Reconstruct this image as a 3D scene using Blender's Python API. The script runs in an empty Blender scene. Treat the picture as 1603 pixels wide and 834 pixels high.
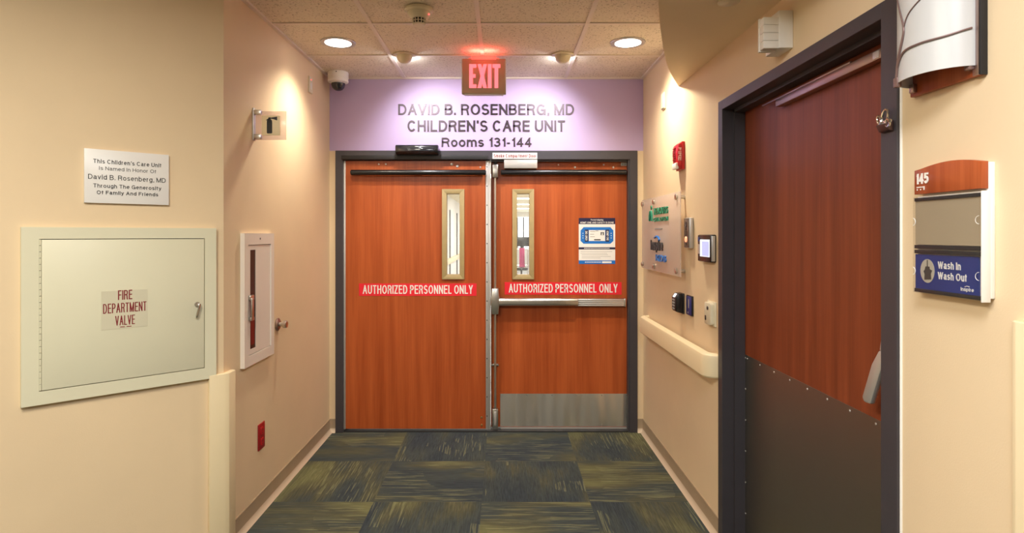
import bpy, bmesh, math, random
from mathutils import Vector, Matrix
random.seed(7)
SC = bpy.context.scene
COL = SC.collection
PI = math.pi

# ------------------------------------------------------------------ camera, world, exposure
F, PX, PY, H = 950.0, 787.0, 367.0, 1.493          # focal length and principal point in pixels, eye height
cam_d = bpy.data.cameras.new('camera'); cam = bpy.data.objects.new('camera', cam_d); COL.objects.link(cam)
cam.location = (0, 0, H); cam.rotation_euler = (PI/2, 0, 0)
cam_d.sensor_width = 36.0; cam_d.sensor_fit = 'HORIZONTAL'
cam_d.lens = F/1603*36
cam_d.shift_x = (801.5-PX)/1603; cam_d.shift_y = (PY-417)/1603
cam_d.clip_start = 0.02
SC.camera = cam
W = bpy.data.worlds.new('world'); SC.world = W; W.use_nodes = True
bg = W.node_tree.nodes['Background']; bg.inputs[0].default_value = (1, .93, .82, 1); bg.inputs[1].default_value = 0.15
SC.view_settings.view_transform = 'Standard'; SC.view_settings.look = 'None'
SC.view_settings.exposure = 0.68; SC.view_settings.gamma = 1.0; SC.view_settings.use_curve_mapping = False
try:
    SC.cycles.max_bounces = 10; SC.cycles.diffuse_bounces = 6; SC.cycles.glossy_bounces = 4
    SC.cycles.transparent_max_bounces = 16; SC.cycles.caustics_reflective = False; SC.cycles.caustics_refractive = False
    SC.cycles.sample_clamp_indirect = 6.0; SC.cycles.use_denoising = True
except Exception: pass

E_DOWN, E_EYE, E_FILL, E_COOL, E_BEYOND = 54, 31, 41, 30, 26
C_DOWN, C_EYE, C_FILL, C_COOL = (1, .90, .70), (.97, .97, 1), (1, .92, .75), (.95, .97, 1.0)

def lamp(name, kind, loc, energy, color, parent=None, rot=(0, 0, 0), **kw):
    d = bpy.data.lights.new(name, kind); o = bpy.data.objects.new(name, d); COL.objects.link(o)
    d.energy = energy; d.color = color; o.location = loc; o.rotation_euler = rot
    for k, v in kw.items(): setattr(d, k, v)
    if parent: o.parent = parent
    return o

# ------------------------------------------------------------------ materials
def nodes(m):
    m.use_nodes = True; t = m.node_tree
    return t, t.nodes, t.links, t.nodes['Principled BSDF']

def mat(name, col, rough=.5, metal=0, var=.04, vscale=6, bump=0, bscale=120, spec=.5, coat=0, stretch=None, emit=None, estr=0):
    m = bpy.data.materials.new(name); t, N, L, B = nodes(m)
    tc = N.new('ShaderNodeTexCoord'); mp = N.new('ShaderNodeMapping')
    L.new(tc.outputs['Object'], mp.inputs[0])
    if stretch: mp.inputs['Scale'].default_value = stretch
    nz = N.new('ShaderNodeTexNoise'); nz.inputs['Scale'].default_value = vscale; nz.inputs['Detail'].default_value = 4
    L.new(mp.outputs[0], nz.inputs['Vector'])
    mr = N.new('ShaderNodeMapRange'); mr.inputs['From Min'].default_value = .25; mr.inputs['From Max'].default_value = .75
    mr.inputs['To Min'].default_value = 1-var; mr.inputs['To Max'].default_value = 1+var
    L.new(nz.outputs['Fac'], mr.inputs['Value'])
    mx = N.new('ShaderNodeVectorMath'); mx.operation = 'SCALE'; mx.inputs[0].default_value = col[:3]
    L.new(mr.outputs[0], mx.inputs['Scale']); L.new(mx.outputs[0], B.inputs['Base Color'])
    B.inputs['Roughness'].default_value = rough; B.inputs['Metallic'].default_value = metal
    B.inputs['Specular IOR Level'].default_value = spec
    if coat: B.inputs['Coat Weight'].default_value = coat; B.inputs['Coat Roughness'].default_value = .15
    if emit: B.inputs['Emission Color'].default_value = (*emit, 1); B.inputs['Emission Strength'].default_value = estr
    if bump:
        n2 = N.new('ShaderNodeTexNoise'); n2.inputs['Scale'].default_value = bscale; n2.inputs['Detail'].default_value = 3
        L.new(mp.outputs[0], n2.inputs['Vector'])
        b = N.new('ShaderNodeBump'); b.inputs['Strength'].default_value = bump; b.inputs['Distance'].default_value = .004
        L.new(n2.outputs['Fac'], b.inputs['Height']); L.new(b.outputs[0], B.inputs['Normal'])
    return m

def wood(name, a, b, rough=.32, scale=1.0):
    m = bpy.data.materials.new(name); t, N, L, B = nodes(m)
    tc = N.new('ShaderNodeTexCoord')
    def nz(sc, s, det):
        mp = N.new('ShaderNodeMapping'); mp.inputs['Scale'].default_value = sc
        L.new(tc.outputs['Object'], mp.inputs[0])
        n = N.new('ShaderNodeTexNoise'); n.inputs['Scale'].default_value = s; n.inputs['Detail'].default_value = det
        L.new(mp.outputs[0], n.inputs['Vector']); return n
    n1 = nz((1, 1, .05), 14*scale, 5); n2 = nz((1, 1, .025), 110*scale, 3)
    mixf = N.new('ShaderNodeMath'); mixf.operation = 'MULTIPLY_ADD'; mixf.inputs[1].default_value = .45
    L.new(n2.outputs['Fac'], mixf.inputs[0]); L.new(n1.outputs['Fac'], mixf.inputs[2])
    cr = N.new('ShaderNodeValToRGB'); L.new(mixf.outputs[0], cr.inputs[0])
    cr.color_ramp.elements[0].position = .5; cr.color_ramp.elements[1].position = .95
    cr.color_ramp.elements[0].color = (*a, 1); cr.color_ramp.elements[1].color = (*b, 1)
    L.new(cr.outputs[0], B.inputs['Base Color']); B.inputs['Roughness'].default_value = rough
    B.inputs['Specular IOR Level'].default_value = .35
    return m

def brushed(name, col, rough=.28, stretch=(1, 1, 40), wave=.0):
    m = bpy.data.materials.new(name); t, N, L, B = nodes(m)
    tc = N.new('ShaderNodeTexCoord'); mp = N.new('ShaderNodeMapping'); mp.inputs['Scale'].default_value = stretch
    L.new(tc.outputs['Object'], mp.inputs[0])
    nz = N.new('ShaderNodeTexNoise'); nz.inputs['Scale'].default_value = 25; nz.inputs['Detail'].default_value = 4
    L.new(mp.outputs[0], nz.inputs['Vector'])
    mr = N.new('ShaderNodeMapRange'); mr.inputs['To Min'].default_value = rough*.75; mr.inputs['To Max'].default_value = rough*1.25
    L.new(nz.outputs['Fac'], mr.inputs['Value']); L.new(mr.outputs[0], B.inputs['Roughness'])
    B.inputs['Base Color'].default_value = (*col, 1); B.inputs['Metallic'].default_value = 1
    if wave:
        mp2 = N.new('ShaderNodeMapping'); mp2.inputs['Scale'].default_value = (1, 1, .12); L.new(tc.outputs['Object'], mp2.inputs[0])
        n2 = N.new('ShaderNodeTexNoise'); n2.inputs['Scale'].default_value = 7; n2.inputs['Detail'].default_value = 1
        L.new(mp2.outputs[0], n2.inputs['Vector'])
        b = N.new('ShaderNodeBump'); b.inputs['Strength'].default_value = wave; b.inputs['Distance'].default_value = .05
        L.new(n2.outputs['Fac'], b.inputs['Height']); L.new(b.outputs[0], B.inputs['Normal'])
    return m

def clear(name, col, transp, rough=.1):
    m = bpy.data.materials.new(name); t, N, L, B = nodes(m)
    B.inputs['Base Color'].default_value = (*col, 1); B.inputs['Roughness'].default_value = rough
    nz = N.new('ShaderNodeTexNoise'); nz.inputs['Scale'].default_value = 30
    mr = N.new('ShaderNodeMapRange'); mr.inputs['To Min'].default_value = max(0, transp-.01); mr.inputs['To Max'].default_value = min(1, transp+.01)
    L.new(nz.outputs['Fac'], mr.inputs['Value'])
    tr = N.new('ShaderNodeBsdfTransparent'); mx = N.new('ShaderNodeMixShader'); L.new(mr.outputs[0], mx.inputs[0])
    L.new(B.outputs[0], mx.inputs[1]); L.new(tr.outputs[0], mx.inputs[2])
    L.new(mx.outputs[0], N['Material Output'].inputs['Surface'])
    return m

def carpet():
    m = bpy.data.materials.new('carpet_tiles'); t, N, L, B = nodes(m)
    geo = N.new('ShaderNodeNewGeometry')
    def math_(op, a, b=None, c=None):
        n = N.new('ShaderNodeMath'); n.operation = op
        for i, v in enumerate((a, b, c)):
            if v is None: continue
            if isinstance(v, (int, float)): n.inputs[i].default_value = v
            else: L.new(v, n.inputs[i])
        return n.outputs[0]
    sep = N.new('ShaderNodeSeparateXYZ'); L.new(geo.outputs['Position'], sep.inputs[0])
    u = math_('DIVIDE', math_('ADD', sep.outputs[0], .117+20*.605), .605)
    v = math_('DIVIDE', math_('ADD', sep.outputs[1], -4.0+20*.61), .61)
    fu, fv = math_('FLOOR', u), math_('FLOOR', v)
    par = math_('MODULO', math_('ADD', fu, fv), 2)
    comb = N.new('ShaderNodeCombineXYZ'); L.new(fu, comb.inputs[0]); L.new(fv, comb.inputs[1])
    wn = N.new('ShaderNodeTexWhiteNoise'); wn.noise_dimensions = '2D'; L.new(comb.outputs[0], wn.inputs['Vector'])
    rnd = wn.outputs['Value']
    def sel(a, b):      # par ? a : b
        return math_('ADD', math_('MULTIPLY', par, a), math_('MULTIPLY', math_('SUBTRACT', 1, par), b))
    ac, al = sel(u, v), sel(v, u)
    off = math_('MULTIPLY', rnd, 37)
    def tex(fa, fl, det, scale=1):
        c = N.new('ShaderNodeCombineXYZ')
        L.new(math_('ADD', math_('MULTIPLY', ac, fa), off), c.inputs[0]); L.new(math_('MULTIPLY', al, fl), c.inputs[1]); L.new(off, c.inputs[2])
        n = N.new('ShaderNodeTexNoise'); n.inputs['Scale'].default_value = scale; n.inputs['Detail'].default_value = det
        L.new(c.outputs[0], n.inputs['Vector']); return n.outputs['Fac']
    broad = tex(2.2, .8, 2); streak = tex(64, 2.2, 4); blot = tex(1.5, 1.2, 1); rib = tex(150, 8, 2)
    base = math_('ADD', math_('MULTIPLY', broad, .9), math_('MULTIPLY', math_('SUBTRACT', streak, .5), .20))
    base = math_('ADD', base, math_('MULTIPLY', math_('SUBTRACT', rnd, .5), .12))
    cr = N.new('ShaderNodeValToRGB'); L.new(base, cr.inputs[0]); e = cr.color_ramp.elements
    e[0].position = .30; e[0].color = (.040, .050, .060, 1); e[1].position = .62; e[1].color = (.150, .148, .072, 1)
    e2 = e.new(.42); e2.color = (.056, .066, .064, 1); e3 = e.new(.50); e3.color = (.082, .082, .056, 1)
    lines = math_('MULTIPLY', math_('GREATER_THAN', streak, .57), math_('GREATER_THAN', blot, .5))
    ls = math_('MULTIPLY', lines, .38)
    mx = N.new('ShaderNodeMix'); mx.data_type = 'RGBA'; L.new(ls, mx.inputs['Factor']); L.new(cr.outputs[0], mx.inputs[6])
    mx.inputs[7].default_value = (.24, .24, .13, 1)
    sc = N.new('ShaderNodeVectorMath'); sc.operation = 'SCALE'; L.new(mx.outputs[2], sc.inputs[0])
    L.new(math_('ADD', math_('MULTIPLY', rib, 1.1), .45), sc.inputs['Scale'])
    L.new(sc.outputs[0], B.inputs['Base Color'])
    B.inputs['Roughness'].default_value = .95; B.inputs['Specular IOR Level'].default_value = .1
    b = N.new('ShaderNodeBump'); b.inputs['Strength'].default_value = .4; b.inputs['Distance'].default_value = .004
    L.new(rib, b.inputs['Height']); L.new(b.outputs[0], B.inputs['Normal'])
    return m

def speckle(name, col, dark):
    m = bpy.data.materials.new(name); t, N, L, B = nodes(m)
    geo = N.new('ShaderNodeNewGeometry')
    nz = N.new('ShaderNodeTexNoise'); nz.inputs['Scale'].default_value = 95; nz.inputs['Detail'].default_value = 3
    L.new(geo.outputs['Position'], nz.inputs['Vector'])
    cr = N.new('ShaderNodeValToRGB'); L.new(nz.outputs['Fac'], cr.inputs[0])
    cr.color_ramp.elements[0].position = .33; cr.color_ramp.elements[0].color = (*dark, 1)
    cr.color_ramp.elements[1].position = .43; cr.color_ramp.elements[1].color = (*col, 1)
    L.new(cr.outputs[0], B.inputs['Base Color']); B.inputs['Roughness'].default_value = .95
    b = N.new('ShaderNodeBump'); b.inputs['Strength'].default_value = .5; b.inputs['Distance'].default_value = .003
    L.new(nz.outputs['Fac'], b.inputs['Height']); L.new(b.outputs[0], B.inputs['Normal'])
    return m

M = dict(
    wall=mat('wall_paint', (.78, .62, .42), .6, var=.03, vscale=3, bump=.08, bscale=220, spec=.3),
    lilac=mat('lilac_paint', (.54, .42, .66), .6, var=.03, vscale=3, bump=.06, bscale=220, spec=.3),
    soffit=mat('soffit_paint', (.86, .75, .54), .7, var=.03, vscale=3, bump=.06, bscale=200, spec=.2),
    guard=mat('vinyl_guard', (.82, .69, .46), .45, var=.02),
    base=mat('rubber_base', (.36, .27, .18), .5, var=.05, vscale=9),
    toe_highlight=mat('rubber_toe_highlight', (.60, .48, .36), .5, var=.04),
    carpet=carpet(),
    tile=speckle('ceiling_tile', (.80, .72, .60), (.44, .37, .28)),
    grid=mat('grid_white', (.80, .72, .64), .5, var=.03),
    frame=mat('frame_charcoal', (.050, .045, .054), .42, var=.06, vscale=12, bump=.05, bscale=300),
    framel=mat('frame_satin', (.055, .050, .060), .3, var=.05, vscale=12),
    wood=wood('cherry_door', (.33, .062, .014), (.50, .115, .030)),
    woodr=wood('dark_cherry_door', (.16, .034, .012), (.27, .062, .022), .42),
    signwood=wood('sign_wood', (.28, .05, .012), (.44, .10, .03), .3, 2),
    black=mat('black_plastic', (.012, .011, .012), .25, var=.1),
    blackm=mat('black_rubber', (.015, .014, .015), .6, var=.1),
    steel=brushed('satin_steel', (.62, .60, .57), .3),
    kick=brushed('kick_plate_steel', (.90, .88, .84), .38, (40, 40, 1), wave=1),
    armor=brushed('armor_plate_steel', (.36, .34, .31), .40, (1, 1, 40)),
    alum=mat('grey_aluminium', (.60, .58, .56), .4, .6, var=.05),
    chrome=brushed('chrome', (.80, .78, .76), .08),
    bronze=brushed('bronze_trim', (.42, .33, .32), .35),
    ribbon=mat('bronze_ribbon', (.26, .17, .16), .35, .5, var=.05),
    brass=mat('brass_screw', (.65, .48, .2), .3, .9),
    tan=mat('tan_paint', (.42, .32, .15), .45, var=.05, vscale=20),
    glass=clear('door_glass', (.9, .95, .95), .93, .02),
    acrylic=clear('frosted_acrylic', (.86, .74, .66), .50, .25),
    acrylicp=clear('clear_acrylic', (.72, .50, .46), .62, .1),
    acrylicw=clear('white_acrylic', (.64, .64, .65), .12, .35),
    clearp=clear('clear_holder', (.08, .08, .08), .92, .08),
    white=mat('white_plastic', (.88, .86, .82), .4, var=.02),
    whitec=mat('white_enamel', (.80, .74, .68), .4, var=.02),
    paper=mat('white_paper', (.86, .84, .80), .5, var=.02),
    cream=mat('cream_enamel', (.72, .70, .54), .42, var=.02, vscale=5),
    creamp=mat('cream_plastic', (.74, .68, .52), .4, var=.02),
    decal=mat('decal_film', (.64, .61, .47), .5, var=.03),
    maroon=mat('maroon_ink', (.22, .012, .02), .5),
    red=mat('red_sticker', (.80, .018, .035), .4, var=.03),
    redp=mat('red_plastic', (.55, .012, .018), .35, var=.04),
    redo=mat('red_outlet', (.33, .008, .012), .4, var=.04),
    ink=mat('black_ink', (.02, .018, .02), .4),
    letter=brushed('dark_letter_metal', (.085, .068, .074), .45),
    plaque=mat('plaque_white', (.85, .84, .84), .3, .0, var=.02),
    exith=mat('exit_housing', (.42, .34, .25), .5, var=.04),
    exitl=mat('exit_letters', (.9, .15, .17), .4, emit=(1, .15, .18), estr=1.0),
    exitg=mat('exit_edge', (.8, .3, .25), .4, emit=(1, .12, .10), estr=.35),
    navy=mat('navy_ink', (.016, .014, .055), .4),
    blue=mat('blue_ink', (.012, .17, .58), .4, var=.04),
    signblue=mat('sign_blue', (.014, .035, .21), .4, var=.12, vscale=12),
    green=mat('green_letter', (.012, .25, .15), .35),
    grey=mat('grey_ink', (.35, .34, .33), .5),
    screen=mat('lit_screen', (.4, .45, .8), .3, emit=(.50, .58, .98), estr=.40),
    screenw=mat('lit_screen_border', (.8, .85, .9), .3, emit=(.80, .90, 1), estr=.5),
    led=mat('amber_button', (.9, .35, .2), .4, emit=(1, .32, .16), estr=.8),
    ledr=mat('red_led', (.9, .05, .05), .4, emit=(1, .1, .08), estr=1.5),
    bulb=mat('lamp_glow', (1, .95, .85), .4, emit=(1, .93, .80), estr=6),
    panel=mat('panel_and_fill_diffuser', (1, .97, .9), .4, emit=(1, .95, .86), estr=2.2),
    daylight=mat('window_daylight', (1, 1, 1), .4, emit=(.95, .98, 1), estr=2.5),
    reflector=brushed('lamp_reflector', (.85, .80, .72), .15),
    tintdome=mat('smoked_dome', (.02, .02, .025), .06, var=.1, coat=.6),
    dark=mat('dark_slot', (.02, .014, .012), .35),
    extred=mat('extinguisher_red', (.16, .01, .015), .3),
    holewall=mat('corridor_white', (.82, .80, .76), .6, var=.03),
    lino=mat('corridor_floor', (.55, .58, .62), .25, var=.05),
    pink=mat('pink_cloth', (.75, .12, .32), .8, var=.1),
    fire_y=mat('icon_yellow', (.88, .74, .48), .45),
    photo=mat('photo_grey', (.50, .46, .38), .5),
    photod=mat('photo_dark', (.06, .05, .045), .5),
)

# ------------------------------------------------------------------ mesh helpers
class MB:
    def __init__(s): s.bm = bmesh.new(); s.mi = 0
    def _fin(s, geom_faces):
        for f in geom_faces: f.material_index = s.mi
    def box(s, x0, x1, y0, y1, z0, z1, bev=0, seg=2):
        b = bmesh.new()
        bmesh.ops.create_cube(b, size=1)
        for v in b.verts:
            v.co = Vector(((x0+x1)/2+v.co.x*(x1-x0), (y0+y1)/2+v.co.y*(y1-y0), (z0+z1)/2+v.co.z*(z1-z0)))
        if bev: bmesh.ops.bevel(b, geom=b.edges[:], offset=bev, segments=seg, affect='EDGES', profile=.5)
        s.merge(b); return s
    def merge(s, b):
        bmesh.ops.recalc_face_normals(b, faces=b.faces[:])
        me = bpy.data.meshes.new('tmp'); b.to_mesh(me); b.free()
        n = len(s.bm.faces); s.bm.from_mesh(me); bpy.data.meshes.remove(me)
        s.bm.faces.ensure_lookup_table()
        for f in s.bm.faces[n:]: f.material_index = s.mi
    def prism(s, poly, axis, a0, a1, bev=0):
        """poly: list of 2D points; axis 'z' -> (x,y), 'y' -> (x,z), 'x' -> (y,z)"""
        b = bmesh.new()
        def P(p, a): return {'z': (p[0], p[1], a), 'y': (p[0], a, p[1]), 'x': (a, p[0], p[1])}[axis]
        v0 = [b.verts.new(P(p, a0)) for p in poly]; v1 = [b.verts.new(P(p, a1)) for p in poly]
        b.faces.new(v0); b.faces.new(v1[::-1]); n = len(poly)
        for i in range(n): b.faces.new((v0[i], v1[i], v1[(i+1) % n], v0[(i+1) % n]))
        bmesh.ops.recalc_face_normals(b, faces=b.faces[:])
        if bev: bmesh.ops.bevel(b, geom=b.edges[:], offset=bev, segments=2, affect='EDGES', profile=.5)
        s.merge(b); return s
    def lathe(s, prof, c, axis='z', n=28, close=False):
        """prof: (r, h) list revolved about an axis through c"""
        b = bmesh.new(); rings = []
        for r, h in prof:
            ring = []
            for k in range(n):
                a = 2*PI*k/n; p, q = r*math.cos(a), r*math.sin(a)
                co = {'z': (p, q, h), 'y': (p, h, q), 'x': (h, p, q)}[axis]
                ring.append(b.verts.new((co[0]+c[0], co[1]+c[1], co[2]+c[2])))
            rings.append(ring)
        for A, B_ in zip(rings, rings[1:]):
            for k in range(n): b.faces.new((A[k], A[(k+1) % n], B_[(k+1) % n], B_[k]))
        if prof[0][0] > 1e-5: b.faces.new(rings[0])
        if prof[-1][0] > 1e-5: b.faces.new(rings[-1])
        bmesh.ops.remove_doubles(b, verts=b.verts[:], dist=1e-6)
        s.merge(b); return s
    def cyl(s, p0, p1, r, n=20, r1=None):
        return s.tube([p0, p1], r, n, r1)
    def tube(s, pts, r, n=10, r1=None, flat=None):
        pts = [Vector(p) for p in pts]; b = bmesh.new(); rings = []; up = None
        for i, p in enumerate(pts):
            d = (pts[min(i+1, len(pts)-1)]-pts[max(i-1, 0)]).normalized()
            if up is None: up = d.orthogonal().normalized()
            up = (up-d*up.dot(d)).normalized(); sd = d.cross(up)
            rr = r if r1 is None else r+(r1-r)*i/(len(pts)-1)
            rings.append([b.verts.new(p+up*rr*math.cos(2*PI*k/n)+sd*rr*math.sin(2*PI*k/n)) for k in range(n)])
        for A, B_ in zip(rings, rings[1:]):
            for k in range(n): b.faces.new((A[k], A[(k+1) % n], B_[(k+1) % n], B_[k]))
        b.faces.new(rings[0]); b.faces.new(rings[-1][::-1]); s.merge(b); return s
    def build(s, name, m, parent=None, smooth=True):
        me = bpy.data.meshes.new(name); s.bm.to_mesh(me); s.bm.free()
        ms = m if isinstance(m, (list, tuple)) else [m]
        for k in ms: me.materials.append(k)
        if smooth:
            for p in me.polygons: p.use_smooth = True
            try: me.set_sharp_from_angle(angle=math.radians(35))
            except Exception: pass
        o = bpy.data.objects.new(name, me); COL.objects.link(o)
        if parent: o.parent = parent
        return o

def tag(o, label, cat, group=None, kind=None):
    o['label'] = label; o['category'] = cat
    if group: o['group'] = group
    if kind: o['kind'] = kind
    return o
def struct(o, label, cat): return tag(o, label, cat, None, 'structure')
def thing(name, label, cat, loc, rot=0, group=None):
    o = bpy.data.objects.new(name, None); COL.objects.link(o); o.empty_display_size = .05
    o.location = loc; o.rotation_euler = (0, 0, rot)
    return tag(o, label, cat, group)
def copy_thing(o, loc):
    c = o.copy(); COL.objects.link(c); c.location = loc
    for ch in list(o.children):
        d = ch.copy(); COL.objects.link(d); d.parent = c
        for g in list(ch.children):
            e = g.copy(); COL.objects.link(e); e.parent = d
    return c

def EL(cx, cy, rx, ry, a0, a1, n=0):
    n = n or max(6, int(abs(a1-a0)/15))
    return [(cx+rx*math.cos(math.radians(a0+(a1-a0)*k/n)), cy+ry*math.sin(math.radians(a0+(a1-a0)*k/n))) for k in range(n+1)]
XH = .73
GLY = {
 'A': (.70, [[(0, 0), (.5, 1), (1, 0)], [(.17, .34), (.83, .34)]]),
 'B': (.64, [[(0, .53), (.55, .53)]+EL(.55, .765, .38, .235, -90, 90)+[(0, 1), (0, 0), (.58, 0)]+EL(.58, .265, .42, .265, -90, 90)]),
 'C': (.70, [EL(.5, .5, .5, .5, 38, 322)]),
 'D': (.68, [[(0, 0), (0, 1), (.42, 1)]+EL(.42, .5, .58, .5, 90, -90)+[(0, 0)]]),
 'E': (.58, [[(1, 1), (0, 1), (0, 0), (1, 0)], [(0, .53), (.93, .53)]]),
 'F': (.55, [[(1, 1), (0, 1), (0, 0)], [(0, .52), (.88, .52)]]),
 'G': (.74, [EL(.5, .5, .5, .5, 40, 335)+[(1, .46), (.56, .46)], [(1, .46), (1, 0)]]),
 'H': (.66, [[(0, 0), (0, 1)], [(1, 0), (1, 1)], [(0, .53), (1, .53)]]),
 'I': (0, [[(.5, 0), (.5, 1)]]),
 'J': (.5, [[(1, 1), (1, .28)]+EL(.5, .28, .5, .28, 0, -180)]),
 'K': (.66, [[(0, 0), (0, 1)], [(1, 1), (0, .38)], [(.33, .6), (1, 0)]]),
 'L': (.54, [[(0, 1), (0, 0), (1, 0)]]),
 'M': (.80, [[(0, 0), (0, 1)], [(0, 1), (.5, .0)], [(.5, .0), (1, 1)], [(1, 1), (1, 0)]]),
 'N': (.67, [[(0, 0), (0, 1)], [(0, 1), (1, 0)], [(1, 0), (1, 1)]]),
 'O': (.76, [EL(.5, .5, .5, .5, 0, 360)]),
 'P': (.62, [[(0, 0), (0, 1), (.55, 1)]+EL(.55, .74, .45, .26, 90, -90)+[(0, .48)]]),
 'Q': (.76, [EL(.5, .5, .5, .5, 0, 360), [(.6, .25), (1, 0)]]),
 'R': (.66, [[(0, 0), (0, 1), (.55, 1)]+EL(.55, .755, .42, .245, 90, -90)+[(0, .51)], [(.55, .51), (.80, .45), (.87, .25), (.95, 0)]]),
 'S': (.62, [EL(.5, .745, .45, .255, 20, 262)+EL(.5, .255, .5, .255, 75, -160)]),
 'T': (.60, [[(0, 1), (1, 1)], [(.5, 1), (.5, 0)]]),
 'U': (.66, [[(0, 1), (0, .33)]+EL(.5, .33, .5, .33, 180, 360)+[(1, 1)]]),
 'V': (.66, [[(0, 1), (.5, 0), (1, 1)]]),
 'W': (.95, [[(0, 1), (.25, 0), (.5, 1), (.75, 0), (1, 1)]]),
 'X': (.64, [[(0, 1), (1, 0)], [(0, 0), (1, 1)]]),
 'Y': (.64, [[(0, 1), (.5, .42), (1, 1)], [(.5, .42), (.5, 0)]]),
 'Z': (.60, [[(0, 1), (1, 1), (0, 0), (1, 0)]]),
 '0': (.54, [EL(.5, .5, .5, .5, 0, 360)]),
 '1': (.30, [[(0, .76), (.5, .80), (1, 1), (1, 0)]]),
 '3': (.54, [EL(.48, .76, .45, .24, 160, -85)+[(.35, .53)], [(.35, .53)]+EL(.48, .265, .52, .265, 85, -165)]),
 '4': (.56, [[(.74, 0), (.74, 1), (0, .26), (1, .26)]]),
 '5': (.55, [[(.92, 1), (.16, 1), (.05, .46)]+EL(.48, .325, .52, .325, 140, -155)]),
 'a': (.52, [EL(.46, .53, .42, .20, 165, 0)+[(.88, .1), (1, 0)], [(.88, .44), (.42, .41)]+EL(.38, .205, .38, .205, 95, 270)+[(.62, .04), (.88, .2)]]),
 'b': (.53, [[(0, 0), (0, 1)], EL(.5, XH/2, .5, XH/2, 0, 360)]),
 'c': (.50, [EL(.5, XH/2, .5, XH/2, 40, 320)]),
 'd': (.53, [[(1, 0), (1, 1)], EL(.5, XH/2, .5, XH/2, 0, 360)]),
 'e': (.53, [[(0, .39), (1, .39)]+EL(.5, XH/2, .5, XH/2, 4, 320)]),
 'f': (.32, [[(.4, 0), (.4, .82)]+EL(.9, .82, .5, .18, 180, 95), [(0, XH), (.95, XH)]]),
 'g': (.53, [EL(.5, XH/2, .5, XH/2, 0, 360), [(1, XH), (1, -.05)]+EL(.5, -.05, .5, .22, 0, -155)]),
 'h': (.50, [[(0, 0), (0, 1)], EL(.5, .42, .5, .31, 180, 0)+[(1, 0)]]),
 'i': (0, [[(.5, 0), (.5, XH)], [(.5, .91), (.5, 1.0)]]),
 'k': (.50, [[(0, 0), (0, 1)], [(1, XH), (0, .24)], [(.35, .42), (1, 0)]]),
 'l': (0, [[(.5, 0), (.5, 1)]]),
 'm': (.82, [[(0, 0), (0, XH)], EL(.25, .46, .25, .27, 180, 0)+[(.5, 0)], EL(.75, .46, .25, .27, 180, 0)+[(1, 0)]]),
 'n': (.50, [[(0, 0), (0, XH)], EL(.5, .42, .5, .31, 180, 0)+[(1, 0)]]),
 'o': (.54, [EL(.5, XH/2, .5, XH/2, 0, 360)]),
 'p': (.53, [[(0, XH), (0, -.28)], EL(.5, XH/2, .5, XH/2, 0, 360)]),
 'r': (.32, [[(0, 0), (0, XH)], EL(.9, .42, .9, .31, 180, 92)]),
 's': (.48, [EL(.5, .545, .45, .185, 20, 262)+EL(.5, .185, .5, .185, 75, -160)]),
 't': (.30, [[(.4, .95), (.4, .18)]+EL(.9, .18, .5, .18, 180, 268), [(0, XH), (.95, XH)]]),
 'u': (.50, [[(0, XH), (0, .31)]+EL(.5, .31, .5, .31, 180, 360), [(1, XH), (1, 0)]]),
 'v': (.50, [[(0, XH), (.5, 0), (1, XH)]]),
 'w': (.74, [[(0, XH), (.25, 0), (.5, XH), (.75, 0), (1, XH)]]),
 'y': (.50, [[(0, XH), (.5, .02)], [(1, XH), (.42, -.16), (.28, -.27), (.06, -.27)]]),
 '.': (0, [[(.5, -.02), (.5, .05)]]), ',': (.04, [[(1, .05), (1, -.02), (0, -.18)]]),
 "'": (.04, [[(1, 1), (1, .92), (0, .76)]]), '-': (.26, [[(0, .36), (1, .36)]]),
}
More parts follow.
